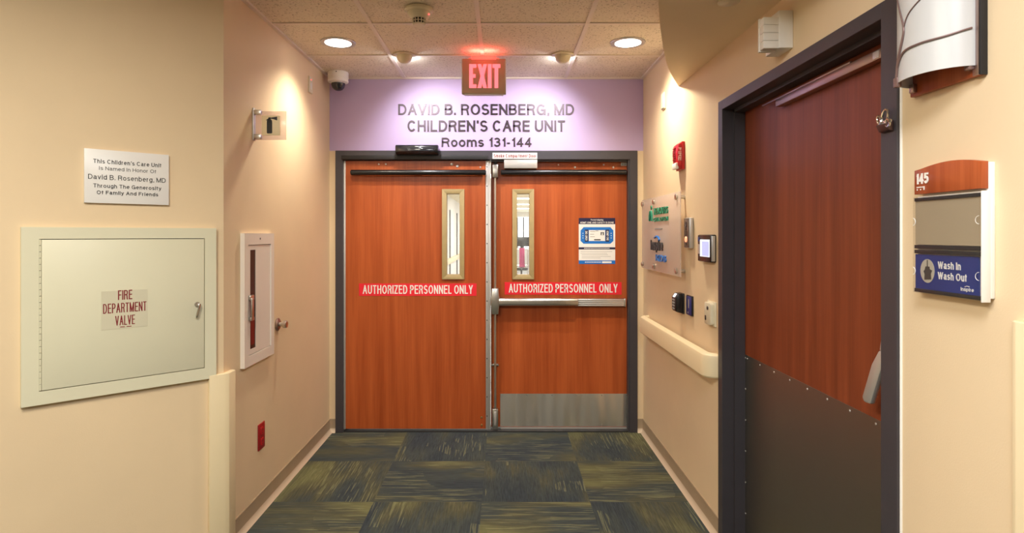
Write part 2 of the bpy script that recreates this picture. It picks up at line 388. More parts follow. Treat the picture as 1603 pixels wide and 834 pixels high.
def text_verts(string, w, h, off=0.0, ext=.002, space=1.0):
    """one line of plain sans lettering, drawn stroke by stroke in the XZ plane facing -Y; ink box w wide, capitals h high, base line at 0"""
    t = h*min(.28, .125+off*3); gap = .13*space
    adv = []; x = 0
    for i, c in enumerate(string):
        if c == ' ': x += .30; continue
        gw = GLY[c][0] or .0
        gw_abs = max(gw, .14)
        adv.append((c, x, gw_abs)); x += gw_abs+gap
    nat = x-gap; kx = w/nat; t = min(t, .185*kx)
    b = bmesh.new(); seq = 0
    for c, x, gw in adv:
        narrow = GLY[c][0] == 0
        strokes = []
        for path in GLY[c][1]:
            pts, vs = [], []
            for u, v in path:
                if narrow: pu = (x+gw/2)*kx
                else: pu = x*kx+t/2+u*max(gw*kx-t, .001)
                q = Vector((pu, t/2+v*(h-t)))
                if not pts or (q-pts[-1]).length > 1e-6: pts.append(q); vs.append(v)
            cut = [0]+[k for k in range(1, len(pts)-1) if (pts[k]-pts[k-1]).normalized().dot((pts[k+1]-pts[k]).normalized()) < -.15]+[len(pts)-1]
            for a_, b_ in zip(cut, cut[1:]): strokes.append((pts[a_:b_+1], vs[a_:b_+1]))
        for pts, vs in strokes:
            if len(pts) < 2: continue
            seq += 1; e_ = ext+.00004*(seq % 7)
            closed = len(pts) > 3 and (pts[0]-pts[-1]).length < 1e-5
            if closed: pts = pts[:-1]
            n = len(pts); ring = []
            # square ends reach half a stroke past the last point where a stroke ends upright or level
            if not closed:
                for a, c2 in ((0, 1), (n-1, n-2)):
                    d = pts[a]-pts[c2]
                    if abs(d.x) < 1e-6 or abs(d.y) < 1e-6: pts[a] = pts[a]+d.normalized()*t/2
            ends = {0: vs[0], n-1: vs[-1]}
            for i in range(n):
                p = pts[i]
                if closed: d0, d1 = p-pts[i-1], pts[(i+1) % n]-p
                else:
                    d0 = p-pts[i-1] if i else pts[1]-p
                    d1 = pts[i+1]-p if i < n-1 else d0
                d0 = d0.normalized(); d1 = d1.normalized()
                n0 = Vector((-d0.y, d0.x)); n1 = Vector((-d1.y, d1.x)); m = n0+n1
                if m.length < 1e-3: m = n0.copy()
                m.normalize(); l = t/2/max(.5, m.dot(n0))
                L_, R_ = p+m*l, p-m*l
                if not closed and i in (0, n-1) and ends[i] in (0, 1, XH) and abs(d0.x) > 1e-6 and abs(d0.y) > .35*abs(d0.x):
                    tz = {0: 0, 1: h, XH: XH*(h-t)+t}[ends[i]]
                    L_ = L_+d0*((tz-L_.y)/d0.y); R_ = R_+d0*((tz-R_.y)/d0.y)
                if c not in 'gpy,': L_.y = min(max(L_.y, 0), h); R_.y = min(max(R_.y, 0), h)
                ring.append([b.verts.new((L_.x, 0, L_.y)), b.verts.new((R_.x, 0, R_.y)), b.verts.new((R_.x, -e_, R_.y)), b.verts.new((L_.x, -e_, L_.y))])
            cnt = n if closed else n-1
            for i in range(cnt):
                A, B_ = ring[i], ring[(i+1) % n]
                for k in range(4): b.faces.new((A[k], A[(k+1) % 4], B_[(k+1) % 4], B_[k]))
            if not closed: b.faces.new(ring[0][::-1]); b.faces.new(ring[-1])
    bmesh.ops.recalc_face_normals(b, faces=b.faces[:])
    return b
def put_text(mb, string, x, z, w, h, y, off=0.0, ext=.001, space=1.0, rot=0, shear=0):
    b = text_verts(string, w, h, off, ext, space)
    for v in b.verts:
        px, pz = v.co.x, v.co.z
        if rot: px, pz = px*math.cos(rot)-pz*math.sin(rot), px*math.sin(rot)+pz*math.cos(rot)
        v.co = Vector((px+x, v.co.y+y, pz+z))
    mb.merge(b); return mb

def arc(cx, cy, r, a0, a1, n):
    return [(cx+r*math.cos(a0+(a1-a0)*k/n), cy+r*math.sin(a0+(a1-a0)*k/n)) for k in range(n+1)]
def rrect(x0, x1, z0, z1, r, n=4):
    return (arc(x1-r, z1-r, r, 0, PI/2, n)+arc(x0+r, z1-r, r, PI/2, PI, n)+arc(x0+r, z0+r, r, PI, 1.5*PI, n)+arc(x1-r, z0+r, r, 1.5*PI, 2*PI, n))

def X(px, y): return (px-PX)*y/F
def Z(py, y): return H-(py-PY)*y/F

# ------------------------------------------------------------------ key dimensions
XL, XR, YE, CZ = -1.31, 1.063, 4.59, 2.677
OC = Vector((XL, 2.848, 0)); OD = Vector((-.7225, -.6914, 0))       # corner where the angled wall starts, and its direction
ON = Vector((.6914, -.7225, 0)); ROT_O = math.atan2(.6914, .7225)
ROT_L, ROT_R = PI/2, -PI/2
OEND = OC+OD*5.2
YRET = 1.15                                                         # the right wall ends here and turns away

# ------------------------------------------------------------------ room shell
struct(MB().box(-6, 5, -5, 4.74, -.12, 0).build('floor', M['carpet'], smooth=False), 'carpet tile floor in slate blue and olive streaks', 'floor')
struct(MB().box(-6, 5, -5, 4.74, CZ, CZ+.1).build('ceiling', M['tile'], smooth=False), 'suspended ceiling of speckled mineral fibre tiles', 'ceiling')
g = MB()
for k in range(-9, 8):
    x = -.134+.6075*k
    g.box(x-.012, x+.012, -5, YE, CZ-.006, CZ+.001)
for k in range(-15, 2):
    y = 4.007+.609*k if k < 1 else YE-.012
    g.box(-6, 5, y-.012, y+.012, CZ-.0065, CZ+.001)
g.box(XL, XL+.022, OC.y, YE, CZ-.012, CZ); g.box(XR-.022, XR, 3.6, YE, CZ-.012, CZ); g.box(XL, XR, YE-.014, YE, CZ-.010, CZ)
struct(g.build('trim_1', M['grid'], smooth=False), 'painted metal grid holding the ceiling tiles', 'ceiling grid')
struct(MB().box(XL-.12, XL, OC.y, YE+.14, 0, CZ).build('wall_left', M['wall'], smooth=False), 'beige corridor wall on the left holding the extinguisher cabinet', 'wall')
w = MB(); e0, e1 = OC, OEND
w.prism([(e0.x, e0.y), (e1.x, e1.y), (e1.x-ON.x*.12, e1.y-ON.y*.12), (e0.x-.12, e0.y)], 'z', 0, CZ)
struct(w.build('wall_angled', M['wall'], smooth=False), 'beige angled wall holding the fire department valve box', 'wall')
# end wall: lilac over the doors, beige strips beside the frame
FX0, FX1, FZ = X(525, 4.575), X(998, 4.575), 2.126
w = MB(); w.mi = 1; w.box(XL, XR, YE, YE+.13, FZ, CZ)
w.mi = 0; w.box(XL, FX0+.03, YE, YE+.13, 0, FZ); w.box(FX1-.03, XR, YE, YE+.13, 0, FZ)
struct(w.build('wall_back', [M['wall'], M['lilac']], smooth=False), 'end wall painted lilac above the double doors', 'wall')
# right wall with the opening of the single door
OY0, OY1, OZ = 1.665, 2.915, 2.105
w = MB()
w.box(XR, XR+.16, OY1, YE+.14, 0, CZ); w.box(XR, XR+.16, YRET, OY0, 0, CZ); w.box(XR, XR+.16, OY0, OY1, OZ, CZ)
w.box(XR+.16, 4.2, YRET, YRET+.15, 0, CZ)
struct(w.build('wall_right', M['wall'], smooth=False), 'beige wall on the right around the single wooden door', 'wall')
struct(MB().box(-5.3, -5.2, -5, 0, 0, CZ).build('wall_far_left', M['wall'], smooth=False), 'beige wall closing the lobby', 'wall')
struct(MB().box(4.2, 4.3, -5, YRET+.15, 0, CZ).build('wall_far_right', M['wall'], smooth=False), 'beige wall closing the lobby on the right', 'wall')
struct(MB().box(-6, 5, -5.1, -5, 0, CZ).build('wall_front', M['wall'], smooth=False), 'beige wall closing the lobby behind', 'wall')
# curved drywall soffit in the upper right
sp = [(.53, 2.06), (.593, 2.309), (.664, 2.566), (.744, 2.824), (.845, 3.139), (.940, 3.384), (1.063, 3.665)]
def catmull(p, n=6):
    out = []
    for i in range(len(p)-1):
        a, b, c, d = p[max(i-1, 0)], p[i], p[i+1], p[min(i+2, len(p)-1)]
        for k in range(n):
            t = k/n
            out.append(tuple(.5*(2*b[j]+(c[j]-a[j])*t+(2*a[j]-5*b[j]+4*c[j]-d[j])*t*t+(3*b[j]-a[j]-3*c[j]+d[j])*t**3) for j in range(len(b))))
    return out+[tuple(p[-1])]
poly = [(.44, 1.5), (.47, 1.75)]+catmull(sp)+[(XR+.0, 1.5)]
struct(MB().prism(poly, 'z', 2.386, CZ).build('ceiling_soffit', M['soffit']), 'curved drywall soffit over the single door', 'soffit')

# baseboards (cove base: tall face with a toe)
def baseboard(name, p, q, nrm, label):
    p, q, nrm = Vector(p), Vector(q), Vector(nrm); b = bmesh.new(); prof = [(0, .1), (.006, .1), (.008, .03), (.014, .012), (.026, 0), (0, 0)]
    A = [b.verts.new(p+nrm*d+Vector((0, 0, z))) for d, z in prof]; B_ = [b.verts.new(q+nrm*d+Vector((0, 0, z))) for d, z in prof]
    n = len(prof); fs = []
    for i in range(n):
        f = b.faces.new((A[i], B_[i], B_[(i+1) % n], A[(i+1) % n]))
        fs.append(i)
    b.faces.new(A); b.faces.new(B_[::-1])
    mb = MB(); mb.merge(b)
    mb.bm.faces.ensure_lookup_table()
    for f in mb.bm.faces:
        c = f.calc_center_median()
        if c.z < .024: f.material_index = 1  # highlight along the toe painted in as a lighter colour
    struct(mb.build(name, [M['base'], M['toe_highlight']]), label, 'baseboard')
baseboard('baseboard_left', (XL, OC.y, 0), (XL, YE, 0), (1, 0, 0), 'taupe cove base along the left corridor wall')
baseboard('baseboard_right', (XR, 2.975, 0), (XR, YE, 0), (-1, 0, 0), 'taupe cove base under the handrail')
baseboard('baseboard_back', (XL, YE, 0), (FX0, YE, 0), (0, -1, 0), 'short taupe cove base left of the double doors')
baseboard('baseboard_corner', (FX1, YE, 0), (XR, YE, 0), (0, -1, 0), 'short taupe cove base right of the double doors')
baseboard('baseboard_angled', OC, OEND, ON, 'taupe cove base along the angled wall')
baseboard('baseboard_near', (XR, YRET, 0), (XR, 1.612, 0), (-1, 0, 0), 'taupe cove base below the room number sign')

# corner guards
p = .03
Pc = (XL+p, OC.y-.427*p); a = OC+OD*.07
w = MB().prism([(OC.x, OC.y), (a.x, a.y), (a.x+ON.x*p*.8, a.y+ON.y*p*.8), (Pc[0]-.012, Pc[1]-.009), (Pc[0], Pc[1]+.006), (XL+p, OC.y+.06), (XL+.015, OC.y+.072), (XL, OC.y+.072)], 'z', .0, .845, .003)
struct(w.build('trim_2', M['guard']), 'cream vinyl corner guard below the valve box', 'corner guard')
w = MB().prism([(XR, 1.262), (XR-.012, 1.252), (XR-.016, 1.24), (XR-.016, YRET-.010), (XR-.010, YRET-.016), (XR+.075, YRET-.016), (XR+.075, YRET), (XR, YRET)], 'z', .1, 1.315, .002)
struct(w.build('trim_3', M['guard']), 'cream vinyl corner guard right of the room number sign', 'corner guard')

# ------------------------------------------------------------------ double door frame
iX0, iX1, iZ = X(537, 4.575), X(986, 4.575), 2.058
y0, y1 = 4.572, 4.735
w = MB()
w.box(FX0, iX0, y0, y1, 0, FZ, .003); w.box(iX1, FX1, y0, y1, 0, FZ, .003); w.box(iX0-.002, iX1+.002, y0, y1, iZ, FZ, .003)
w.box(iX0, iX0+.012, 4.655, y1, 0, iZ)          # stop behind the left leaf
w.box(iX1-.012, iX1, y0+.01, 4.635, 0, iZ)      # stop in front of the right leaf
w.box(-.085, iX1, 4.60, 4.638, iZ-.012, iZ+.001)
fr = struct(w.build('trim_4', M['frame'], smooth=False), 'charcoal steel frame around the double doors', 'door frame')
MB().box(iX0-.01, X(763, 4.56), 4.557, 4.60, 2.056, 2.088, .003).build('head_seal', M['blackm'], fr)['label'] = 'black seal strip over the left leaf'
MB().box(iX0, -.1, 4.66, 4.735, iZ-.02, iZ).build('stop', M['frame'], fr)
MB().box(iX0, iX1, y0+.012, 4.735, 0, .008).build('threshold', M['blackm'], fr)
a = MB().box(X(789, 4.59), X(841, 4.59), 4.575, 4.642, 1.992, 2.06, .004)
mg = a.build('magnetic_lock', M['alum'], fr)

def leaf(mb, x0, x1, yf, z0, z1, wx0, wx1, wz0, wz1, th=.044):
    mb.box(x0, wx0, yf, yf+th, z0, z1); mb.box(wx1, x1, yf, yf+th, z0, z1)
    mb.box(wx0, wx1, yf, yf+th, z0, wz0); mb.box(wx0, wx1, yf, yf+th, wz1, z1)
    return mb
def window_kit(px0, px1, yf, par):
    x0, x1, z0, z1, t = X(px0, yf), X(px1, yf), Z(437, yf), Z(296, yf), .036
    for nm, yy in (('vision_frame', yf-.010), ('vision_frame', yf+.043)):
        mb = MB()
        def mit(pts): mb.prism(pts, 'y', yy, yy+.012, .0015)
        mit([(x0, z0), (x0, z1), (x0+t, z1-t), (x0+t, z0+t)]); mit([(x1, z0), (x1, z1), (x1-t, z1-t), (x1-t, z0+t)])
        mit([(x0, z1), (x1, z1), (x1-t, z1-t), (x0+t, z1-t)]); mit([(x0, z0), (x1, z0), (x1-t, z0+t), (x0+t, z0+t)])
        f = mb.build(nm, M['tan'], par)
        if yy < yf:
            s = MB()
            for sx in (x0+t/2, x1-t/2):
                for k in range(5): s.lathe([(0, -.0015), (.003, -.001), (.0035, 0)], (sx, yy, z0+t+(z1-z0-2*t)*(k+.25)/4.5), 'y', 8)
            s.build('screw', M['tan'], f)['kind'] = 'stuff'
    MB().box(x0+.02, x1-.02, yf+.018, yf+.024, z0+.02, z1-.02).build('glass_pane', M['glass'], par)
    return x0+.028, x1-.028, z0+.028, z1-.028
def bolts(par, yf, pts):
    for px, py, r in pts:
        MB().lathe([(0, -.006), (r*.7, -.005), (r, -.001), (r, .001)], (X(px, yf), yf, Z(py, yf)), 'y', 14).build('bolt', M['alum'], par)
def sensor_bar(par, x0, x1, yf, z):
    mb = MB(); yc = yf-.042; r = .021
    mb.lathe([(0, x0), (r*.7, x0), (r, x0+.006), (r, x1-.006), (r*.7, x1), (0, x1)], (0, yc, z), 'x', 20)
    o = mb.build('door_sensor_bar', M['black'], par)
    mb = MB()
    for xx in (x0+.05, (x0+x1)/2, x1-.05): mb.box(xx-.02, xx+.02, yc, yf, z-.012, z+.012)
    mb.build('bracket', M['black'], o)
    return o

# left leaf, swings toward the viewer
YF = 4.60
x0, x1 = X(541, YF), X(760.5, YF)
hx = window_kit
mb = leaf(MB(), x0, x1, YF, .022, 2.05, X(692, YF)+.028, X(727, YF)-.028, Z(437, YF)+.028, Z(296, YF)-.028)
d1 = struct(mb.build('door_1', M['wood'], smooth=False), 'left cherry wood leaf of the double doors with narrow window', 'door')
window_kit(692, 727, YF, d1)
sensor_bar(d1, X(549, 4.56), X(761, 4.56), YF, Z(270, 4.56))
MB().box(X(537, YF)+.003, X(541, YF)+.001, YF-.008, YF+.02, .02, 2.05, .002).build('hinge_strip', M['alum'], d1)
mb = MB().box(X(760.5, YF), X(764.5, YF), YF-.008, YF+.044, .022, 2.05, .001).box(X(764.5, YF)-.0, X(768, YF), YF-.004, YF+.030, .018, 2.05, .001)
es = mb.build('edge_strip', M['alum'], d1)
s = MB()
for k in range(14): s.lathe([(0, -.002), (.004, -.001), (.0045, 0)], (X(762.5, YF), YF-.008, .12+k*.145), 'y', 8)
s.build('screw', M['ink'], es)['kind'] = 'stuff'
bolts(d1, YF, [(593, 257, .007), (604, 257, .007), (707, 257, .011), (716, 260, .011), (752, 262, .007)])
for zz in (655, 667):
    MB().lathe([(0, -.004), (.007, -.003), (.008, 0)], (X(754, YF), YF, Z(zz-2, YF)), 'y', 12).build('bolt', M['brass'], d1)

# right leaf, set deeper
YR = 4.645
x0, x1 = X(768, YR)+.003, X(985, YR)+.01
mb = leaf(MB(), x0, x1, YR, .022, 2.05, X(802, YR)+.028, X(836, YR)-.028, Z(437, YR)+.028, Z(296, YR)-.028)
d2 = struct(mb.build('door_2', M['wood'], smooth=False), 'right cherry wood leaf of the double doors with push bar', 'door')
window_kit(802, 836, YR, d2)
sensor_bar(d2, X(784, 4.61), X(981, 4.61), YR, Z(270, 4.61))
bolts(d2, YR, [(874, 258, .006), (900, 262, .009), (945, 258, .007), (960, 262, .009)])
MB().box(X(972, YR), X(981, YR), YR-.001, YR, Z(259.5, YR), Z(254.5, YR)).build('rating_tag', M['paper'], d2)
s = MB()
for k in range(3): s.box(X(973.2, YR)+k*.012, X(973.2, YR)+k*.012+.009, YR-.0014, YR-.0008, Z(258.5, YR), Z(255.6, YR))
s.build('tag_print', M['grey'], d2)
kx0, kx1, kz0, kz1 = X(783, YR), X(984, YR), Z(667, YR), Z(616, YR)
kp = MB().box(kx0, kx1, YR-.002, YR, kz0, kz1).build('kick_plate', M['kick'], d2)
s = MB()
for k in range(6):
    for zz in (kz0+.012, kz1-.012): s.lathe([(0, -.0015), (.004, -.001), (.0045, 0)], (kx0+.015+(kx1-kx0-.03)*k/5, YR-.002, zz), 'y', 8)
s.build('screw', M['grey'], kp)['kind'] = 'stuff'
# exit device: latches, rods, case, push bar
ry = YR-.028; rx = X(775.3, ry)
ex = MB().box(rx-.021, rx+.021, YR-.055, YR, 1.925, 2.022, .005).build('top_latch', M['steel'], d2)
MB().box(rx-.012, rx+.012, YR-.03, YR, 2.02, 2.048, .002).build('latch_bolt', M['blackm'], ex)
MB().cyl((rx, ry, 1.08), (rx, ry, 1.94), .0085).build('rod', M['steel'], d2)
MB().cyl((rx, ry, .165), (rx, ry, .90), .0085).build('rod', M['steel'], d2)
mb = MB().box(rx-.024, rx+.024, YR-.03, YR, .495, .507, .002); mb.cyl((rx-.022, YR-.033, .501), (rx-.022, YR-.02, .501), .006).cyl((rx+.022, YR-.033, .501), (rx+.022, YR-.02, .501), .006)
mb.build('rod_guide', M['steel'], d2)
cz = [(rx-.024, .89), (rx-.029, .95), (rx-.035, .958), (rx-.035, 1.012), (rx-.030, 1.02), (rx-.025, 1.085), (rx+.025, 1.085), (rx+.030, 1.02), (rx+.035, 1.012), (rx+.035, .958), (rx+.029, .95), (rx+.024, .89)]
MB().prism(cz, 'y', YR-.062, YR, .004).build('latch_case', M['steel'], d2)
bx0, bm, bx1 = X(783, 4.58), X(905, 4.58), X(980.5, 4.58)
bz0, bz1 = Z(480.5, 4.58), Z(467.5, 4.58)
MB().box(bm-.02, bx1-.004, YR-.045, YR, bz0+.003, bz1-.003, .003).build('bar_rail', M['steel'], d2)
MB().prism([(YR, bz0+.004), (YR-.062, bz0+.008), (YR-.072, bz0+.02), (YR-.072, bz1-.012), (YR-.064, bz1), (YR, bz1)], 'x', bx0-.01, bm, .003).build('push_bar', M['steel'], d2)
mb = MB()
for k in range(4): mb.box(bm+.0, bx1-.012, YR-.050, YR-.044, bz0+.006+k*.0135, bz0+.006+k*.0135+.009, .0015)
mb.build('bar_rail', M['alum'], d2)
MB().box(bx1-.012, bx1, YR-.052, YR, bz0+.001, bz1-.001, .003).build('end_cap', M['steel'], d2)
bl = MB().box(rx-.022, rx+.022, YR-.04, YR, .012, .168, .004).build('bottom_latch', M['steel'], d2)
MB().box(rx-.010, rx+.010, YR-.046, YR-.038, .045, .15, .003).build('cover_plate', M['alum'], bl)
MB().box(X(784, YR), X(985, YR), YR-.006, YR, .008, .022).build('door_sweep', M['alum'], d2)

# motion sensor above the left leaf
t = thing('motion_sensor', 'black motion sensor on the frame above the left door leaf', 'sensor', (X(653.5, 4.55), 4.572, 2.062))
mb = MB().prism([(0, .024), (-.05, .03), (-.072, .045), (-.074, .085), (-.06, .098), (0, .10)], 'x', -.158, .158, .005)
mb.build('housing', M['black'], t)
MB().prism([(-.062, .036), (-.079, .048), (-.079, .072), (-.068, .082)], 'x', -.135, .135, .003).build('lens_window', M['tintdome'], t)
MB().box(-.012, .012, -.079, -.070, .081, .0845, .001).build('indicator', M['alum'], t)
MB().box(-.175, .175, -.012, 0, .0, .03, .003).build('mounting_base', M['blackm'], t)

# stickers and poster on the doors
def strip(px0, px1, py0, py1, yf, tx0, tx1, label):
    o = MB().box(X(px0, yf), X(px1, yf), yf-.0012, yf, Z(py1, yf), Z(py0, yf)).build('warning_sticker', M['red'])
    tag(o, label, 'sticker', 'red sticker strips on the double doors')
    mb = MB(); put_text(mb, 'AUTHORIZED PERSONNEL ONLY', X(tx0, yf), Z(py1-3.2, yf), X(tx1, yf)-X(tx0, yf), Z(py0+2.7, yf)-Z(py1-3.2, yf), yf-.0014, .012, .0006, 1.05)
    mb.build('lettering', M['paper'], o, smooth=False)
strip(562, 746, 443.5, 463, YF, 568, 740, 'red authorized personnel sticker strip on the left door leaf')
strip(790, 973, 441.5, 461, YR, 796.5, 966.5, 'red authorized personnel sticker strip just above the push bar')
o = MB().box(X(771, 4.572), X(841, 4.572), 4.5708, 4.572, Z(248.5, 4.572), Z(239, 4.572)).build('smoke_door_sticker', M['paper'])
tag(o, 'small white smoke compartment door sticker with red words on the frame', 'sticker')
mb = MB(); put_text(mb, 'Smoke Compartment Door', X(772.8, 4.572), Z(246.6, 4.572), X(839.5, 4.572)-X(772.8, 4.572), .026, 4.5706, .012, .0006)
mb.build('lettering', M['maroon'], o, smooth=False)

px0, px1, pz0, pz1 = X(906, YR), X(963, YR), Z(413, YR), Z(341, YR); pw = px1-px0; ph = pz1-pz0
po = MB().box(px0, px1, YR-.0008, YR, pz0, pz1).build('safety_poster', M['paper'])
tag(po, 'white and blue ticket poster about safety on the right door leaf', 'poster')
def pb(mb, a, b, c, d, k=1): mb.box(px0+a*pw, px0+b*pw, YR-.0008-.0003*k, YR-.0007, pz0+c*ph, pz0+d*ph); return mb
pb(MB(), 0, 1, .865, 1).build('header_band', M['navy'], po); pb(MB(), 0, 1, .315, .362).build('middle_band', M['navy'], po)
pb(MB(), 0, 1, 0, .078).build('footer_band', M['blue'], po)
cc = [(.05, .50), (.05, .73), (.09, .76), (.13, .80), (.87, .80), (.91, .76), (.95, .73), (.95, .50), (.91, .47), (.87, .44), (.13, .44), (.09, .47)]
MB().prism([(px0+a*pw, pz0+b*ph) for a, b in cc], 'y', YR-.0011, YR-.0007).build('ticket', M['blue'], po)
pb(MB(), .165, .265, .485, .745, 2).build('ticket_end', M['navy'], po); pb(MB(), .735, .835, .485, .745, 2).build('ticket_end', M['navy'], po)
mb = pb(MB(), .275, .725, .50, .735, 2)
pb(MB(), .64, .90, .018, .058, 2).build('footer_box', M['paper'], po)
mb.build('ticket_card', M['paper'], po)
mb = MB()
put_text(mb, 'Prevent tailgating', px0+.33*pw, pz0+.943*ph, .34*pw, .030*ph, YR-.0012, .01, .0004)
put_text(mb, 'ADMIT ONE AND SAFETY IS DONE', px0+.04*pw, pz0+.882*ph, .92*pw, .036*ph, YR-.0012, .015, .0004)
put_text(mb, 'ADMIT ONE', px0+.238*pw, pz0+.51*ph, .21*ph, .06*pw, YR-.0015, .015, .0004, 1, PI/2)
put_text(mb, 'ADMIT ONE', px0+.762*pw, pz0+.72*ph, .21*ph, .06*pw, YR-.0015, .015, .0004, 1, -PI/2)
for k in range(16): pb(mb, .15+k*.044, .15+k*.044+.034, .332, .346, 2)
for k in range(10): pb(mb, .17+k*.046, .17+k*.046+.034, .030, .048, 2)
for k in range(3):
    for sx in (.105, .88): pb(mb, sx, sx+.02, .555+k*.05, .575+k*.05, 2)
mb.build('lettering', M['paper'], po, smooth=False)
mb = MB()
for r_, (a, b) in enumerate(((.05, .92), (.05, .78), (.08, .80), (.08, .88), (.08, .60))): pb(mb, a, b, .265-r_*.035, .272-r_*.035)
for a, b, c in ((.31, .45, .70), (.31, .42, .64), (.31, .44, .585)): pb(mb, a, b, c, c+.012, 3)
mb.build('small_print', M['grey'], po)
for q_ in ((.42, .60, .515, .538), (.46, .54, .715, .725), (.60, .69, .625, .69)): pb(MB(), *q_, 3).build('card_print', M['ink'], po)
mb = MB(); pb(mb, .625, .665, .63, .66, 4); pb(mb, .635, .655, .663, .682, 4); mb.build('portrait', M['paper'], po)

# raised lettering on the lilac wall
t = thing('raised_lettering', 'dark metal raised lettering in three lines on the lilac wall', 'wall lettering', (X(760, YE), YE, 2.126))
def line(s, px0, px1, py0, py1, name='text_line', off=.012, sp=1.0):
    x0, z0 = X(px0, YE)-t.location.x, Z(py1, YE)-t.location.z
    mb = MB(); put_text(mb, s, x0, z0, X(px1, YE)-X(px0, YE), Z(py0, YE)-Z(py1, YE), 0, off, .005, sp); mb.build('lettering', M['letter'], t, smooth=False)
line('DAVID B. ROSENBERG, MD', 623.5, 898.5, 163, 180)
line("CHILDREN'S CARE UNIT", 638, 884.5, 188.5, 206)
line('Rooms 131-144', 691.5, 832, 215.5, 229.5)

# ------------------------------------------------------------------ ceiling devices
def downlight(label, x, y, cone=150, e=1):
    t = thing('recessed_downlight', label, 'ceiling light', (x, y, CZ-.006), 0, 'round recessed downlights in the ceiling')
    MB().lathe([(.078, .0), (.105, -.001), (.107, .004), (.104, .008), (.084, .009), (.078, .006)], (0, 0, 0), 'z', 40).build('trim_ring', M['alum'], t)
    b = MB().lathe([(.08, -.001), (.079, .004), (.0, .0045)], (0, 0, 0), 'z', 40).build('lamp_lens', M['bulb'], t)
    lamp('downlight_beam', 'SPOT', (0, 0, -.02), E_DOWN*e, C_DOWN, t, spot_size=math.radians(cone), spot_blend=1, shadow_soft_size=.05)
downlight('round recessed downlight near the dome camera', -1.034+.02, 3.737, 132, .85)
downlight('round recessed downlight near the curved soffit', .771, 3.737)

def eyeball(label, x, aimx):
    t = thing('eyeball_spotlight', label, 'spotlight', (x, 3.99, CZ-.006), 0, 'eyeball spotlights aimed at the lettering')
    MB().lathe([(.030, -.002), (.062, -.006), (.074, -.002), (.075, .004)], (0, 0, 0), 'z', 36).build('trim_ring', M['creamp'], t)
    # dome hood open toward the end wall
    b = bmesh.new(); bmesh.ops.create_uvsphere(b, u_segments=28, v_segments=16, radius=.052)
    bmesh.ops.delete(b, geom=[f for f in b.faces if f.calc_center_median().y > .022], context='FACES')
    r = bmesh.ops.solidify(b, geom=b.faces[:], thickness=.003)
    for v in b.verts: v.co.z -= .004
    mb = MB(); mb.merge(b); mb.build('hood', M['creamp'], t)
    MB().lathe([(0, .012), (.036, .012), (.040, .018), (0, .019)], (0, 0, -.012), 'y', 24).build('lamp_face', M['bulb'], t)
    d = Vector((aimx-x, YE-4.03, 2.02-2.65)); q = d.to_track_quat('-Z', 'Y').to_euler()
    lamp('spot_beam', 'SPOT', (0, .045, -.016), E_EYE, C_EYE, t, rot=q, spot_size=math.radians(115), spot_blend=1, shadow_soft_size=.03)
    lamp('spot_spill', 'POINT', (0, .062, -.026), 1.0, C_EYE, t, shadow_soft_size=.012)
eyeball('small eyeball spotlight in the ceiling, the one by the dome camera side', X(633, 3.99), -.40)
eyeball('small eyeball spotlight in the ceiling, the one by the curved soffit side', X(881, 3.99), .12)

t = thing('smoke_detector', 'cream smoke detector with dark slots hanging under the ceiling', 'smoke detector', (X(656, 3.17), 3.17, CZ-.006))
MB().lathe([(.0, .0), (.074, .0), (.076, -.012), (.066, -.020), (.0, -.020)], (0, 0, 0), 'z', 36).build('base', M['creamp'], t)
MB().lathe([(.062, -.018), (.060, -.028), (.044, -.046), (.036, -.052), (0, -.052)], (0, 0, 0), 'z', 36).build('body', M['creamp'], t)
MB().lathe([(.031, -.050), (.031, -.078), (0, -.078)], (0, 0, 0), 'z', 28).build('sensing_chamber', M['dark'], t)
mb = MB()
for k in range(12):
    a = 2*PI*k/12; mb.cyl((.033*math.cos(a), .033*math.sin(a), -.050), (.031*math.cos(a), .031*math.sin(a), -.083), .0028, 6)
mb.lathe([(.0345, -.064), (.0345, -.067), (.029, -.067), (.029, -.064), (.0345, -.064)], (0, 0, 0), 'z', 24)
mb.lathe([(0, -.079), (.034, -.079), (.031, -.086), (0, -.087)], (0, 0, 0), 'z', 24)
mb.build('cage', M['creamp'], t)
MB().lathe([(0, -.004), (.004, -.002), (.004, .004)], (.054, -.02, -.036), 'z', 10).build('indicator_light', M['ledr'], t)

t = thing('dome_camera', 'white security camera with smoked dome in the ceiling corner', 'security camera', (X(529.5, 4.43), 4.43, CZ-.001))
MB().lathe([(0, 0), (.072, 0), (.0735, -.006), (.0735, -.045), (.070, -.050), (.070, -.056), (.073, -.059), (.072, -.072), (.052, -.082), (0, -.082)], (0, 0, 0), 'z', 40).build('housing', M['white'], t)
MB().lathe([(.050, -.080), (.0495, -.092), (.043, -.112), (.030, -.127), (.014, -.134), (0, -.135)], (0, 0, 0), 'z', 36).build('dome', M['tintdome'], t)
MB().lathe([(0, -.002), (.004, -.001), (.0045, .001)], (.005, -.0735, -.012), 'y', 10).build('set_screw', M['ink'], t)

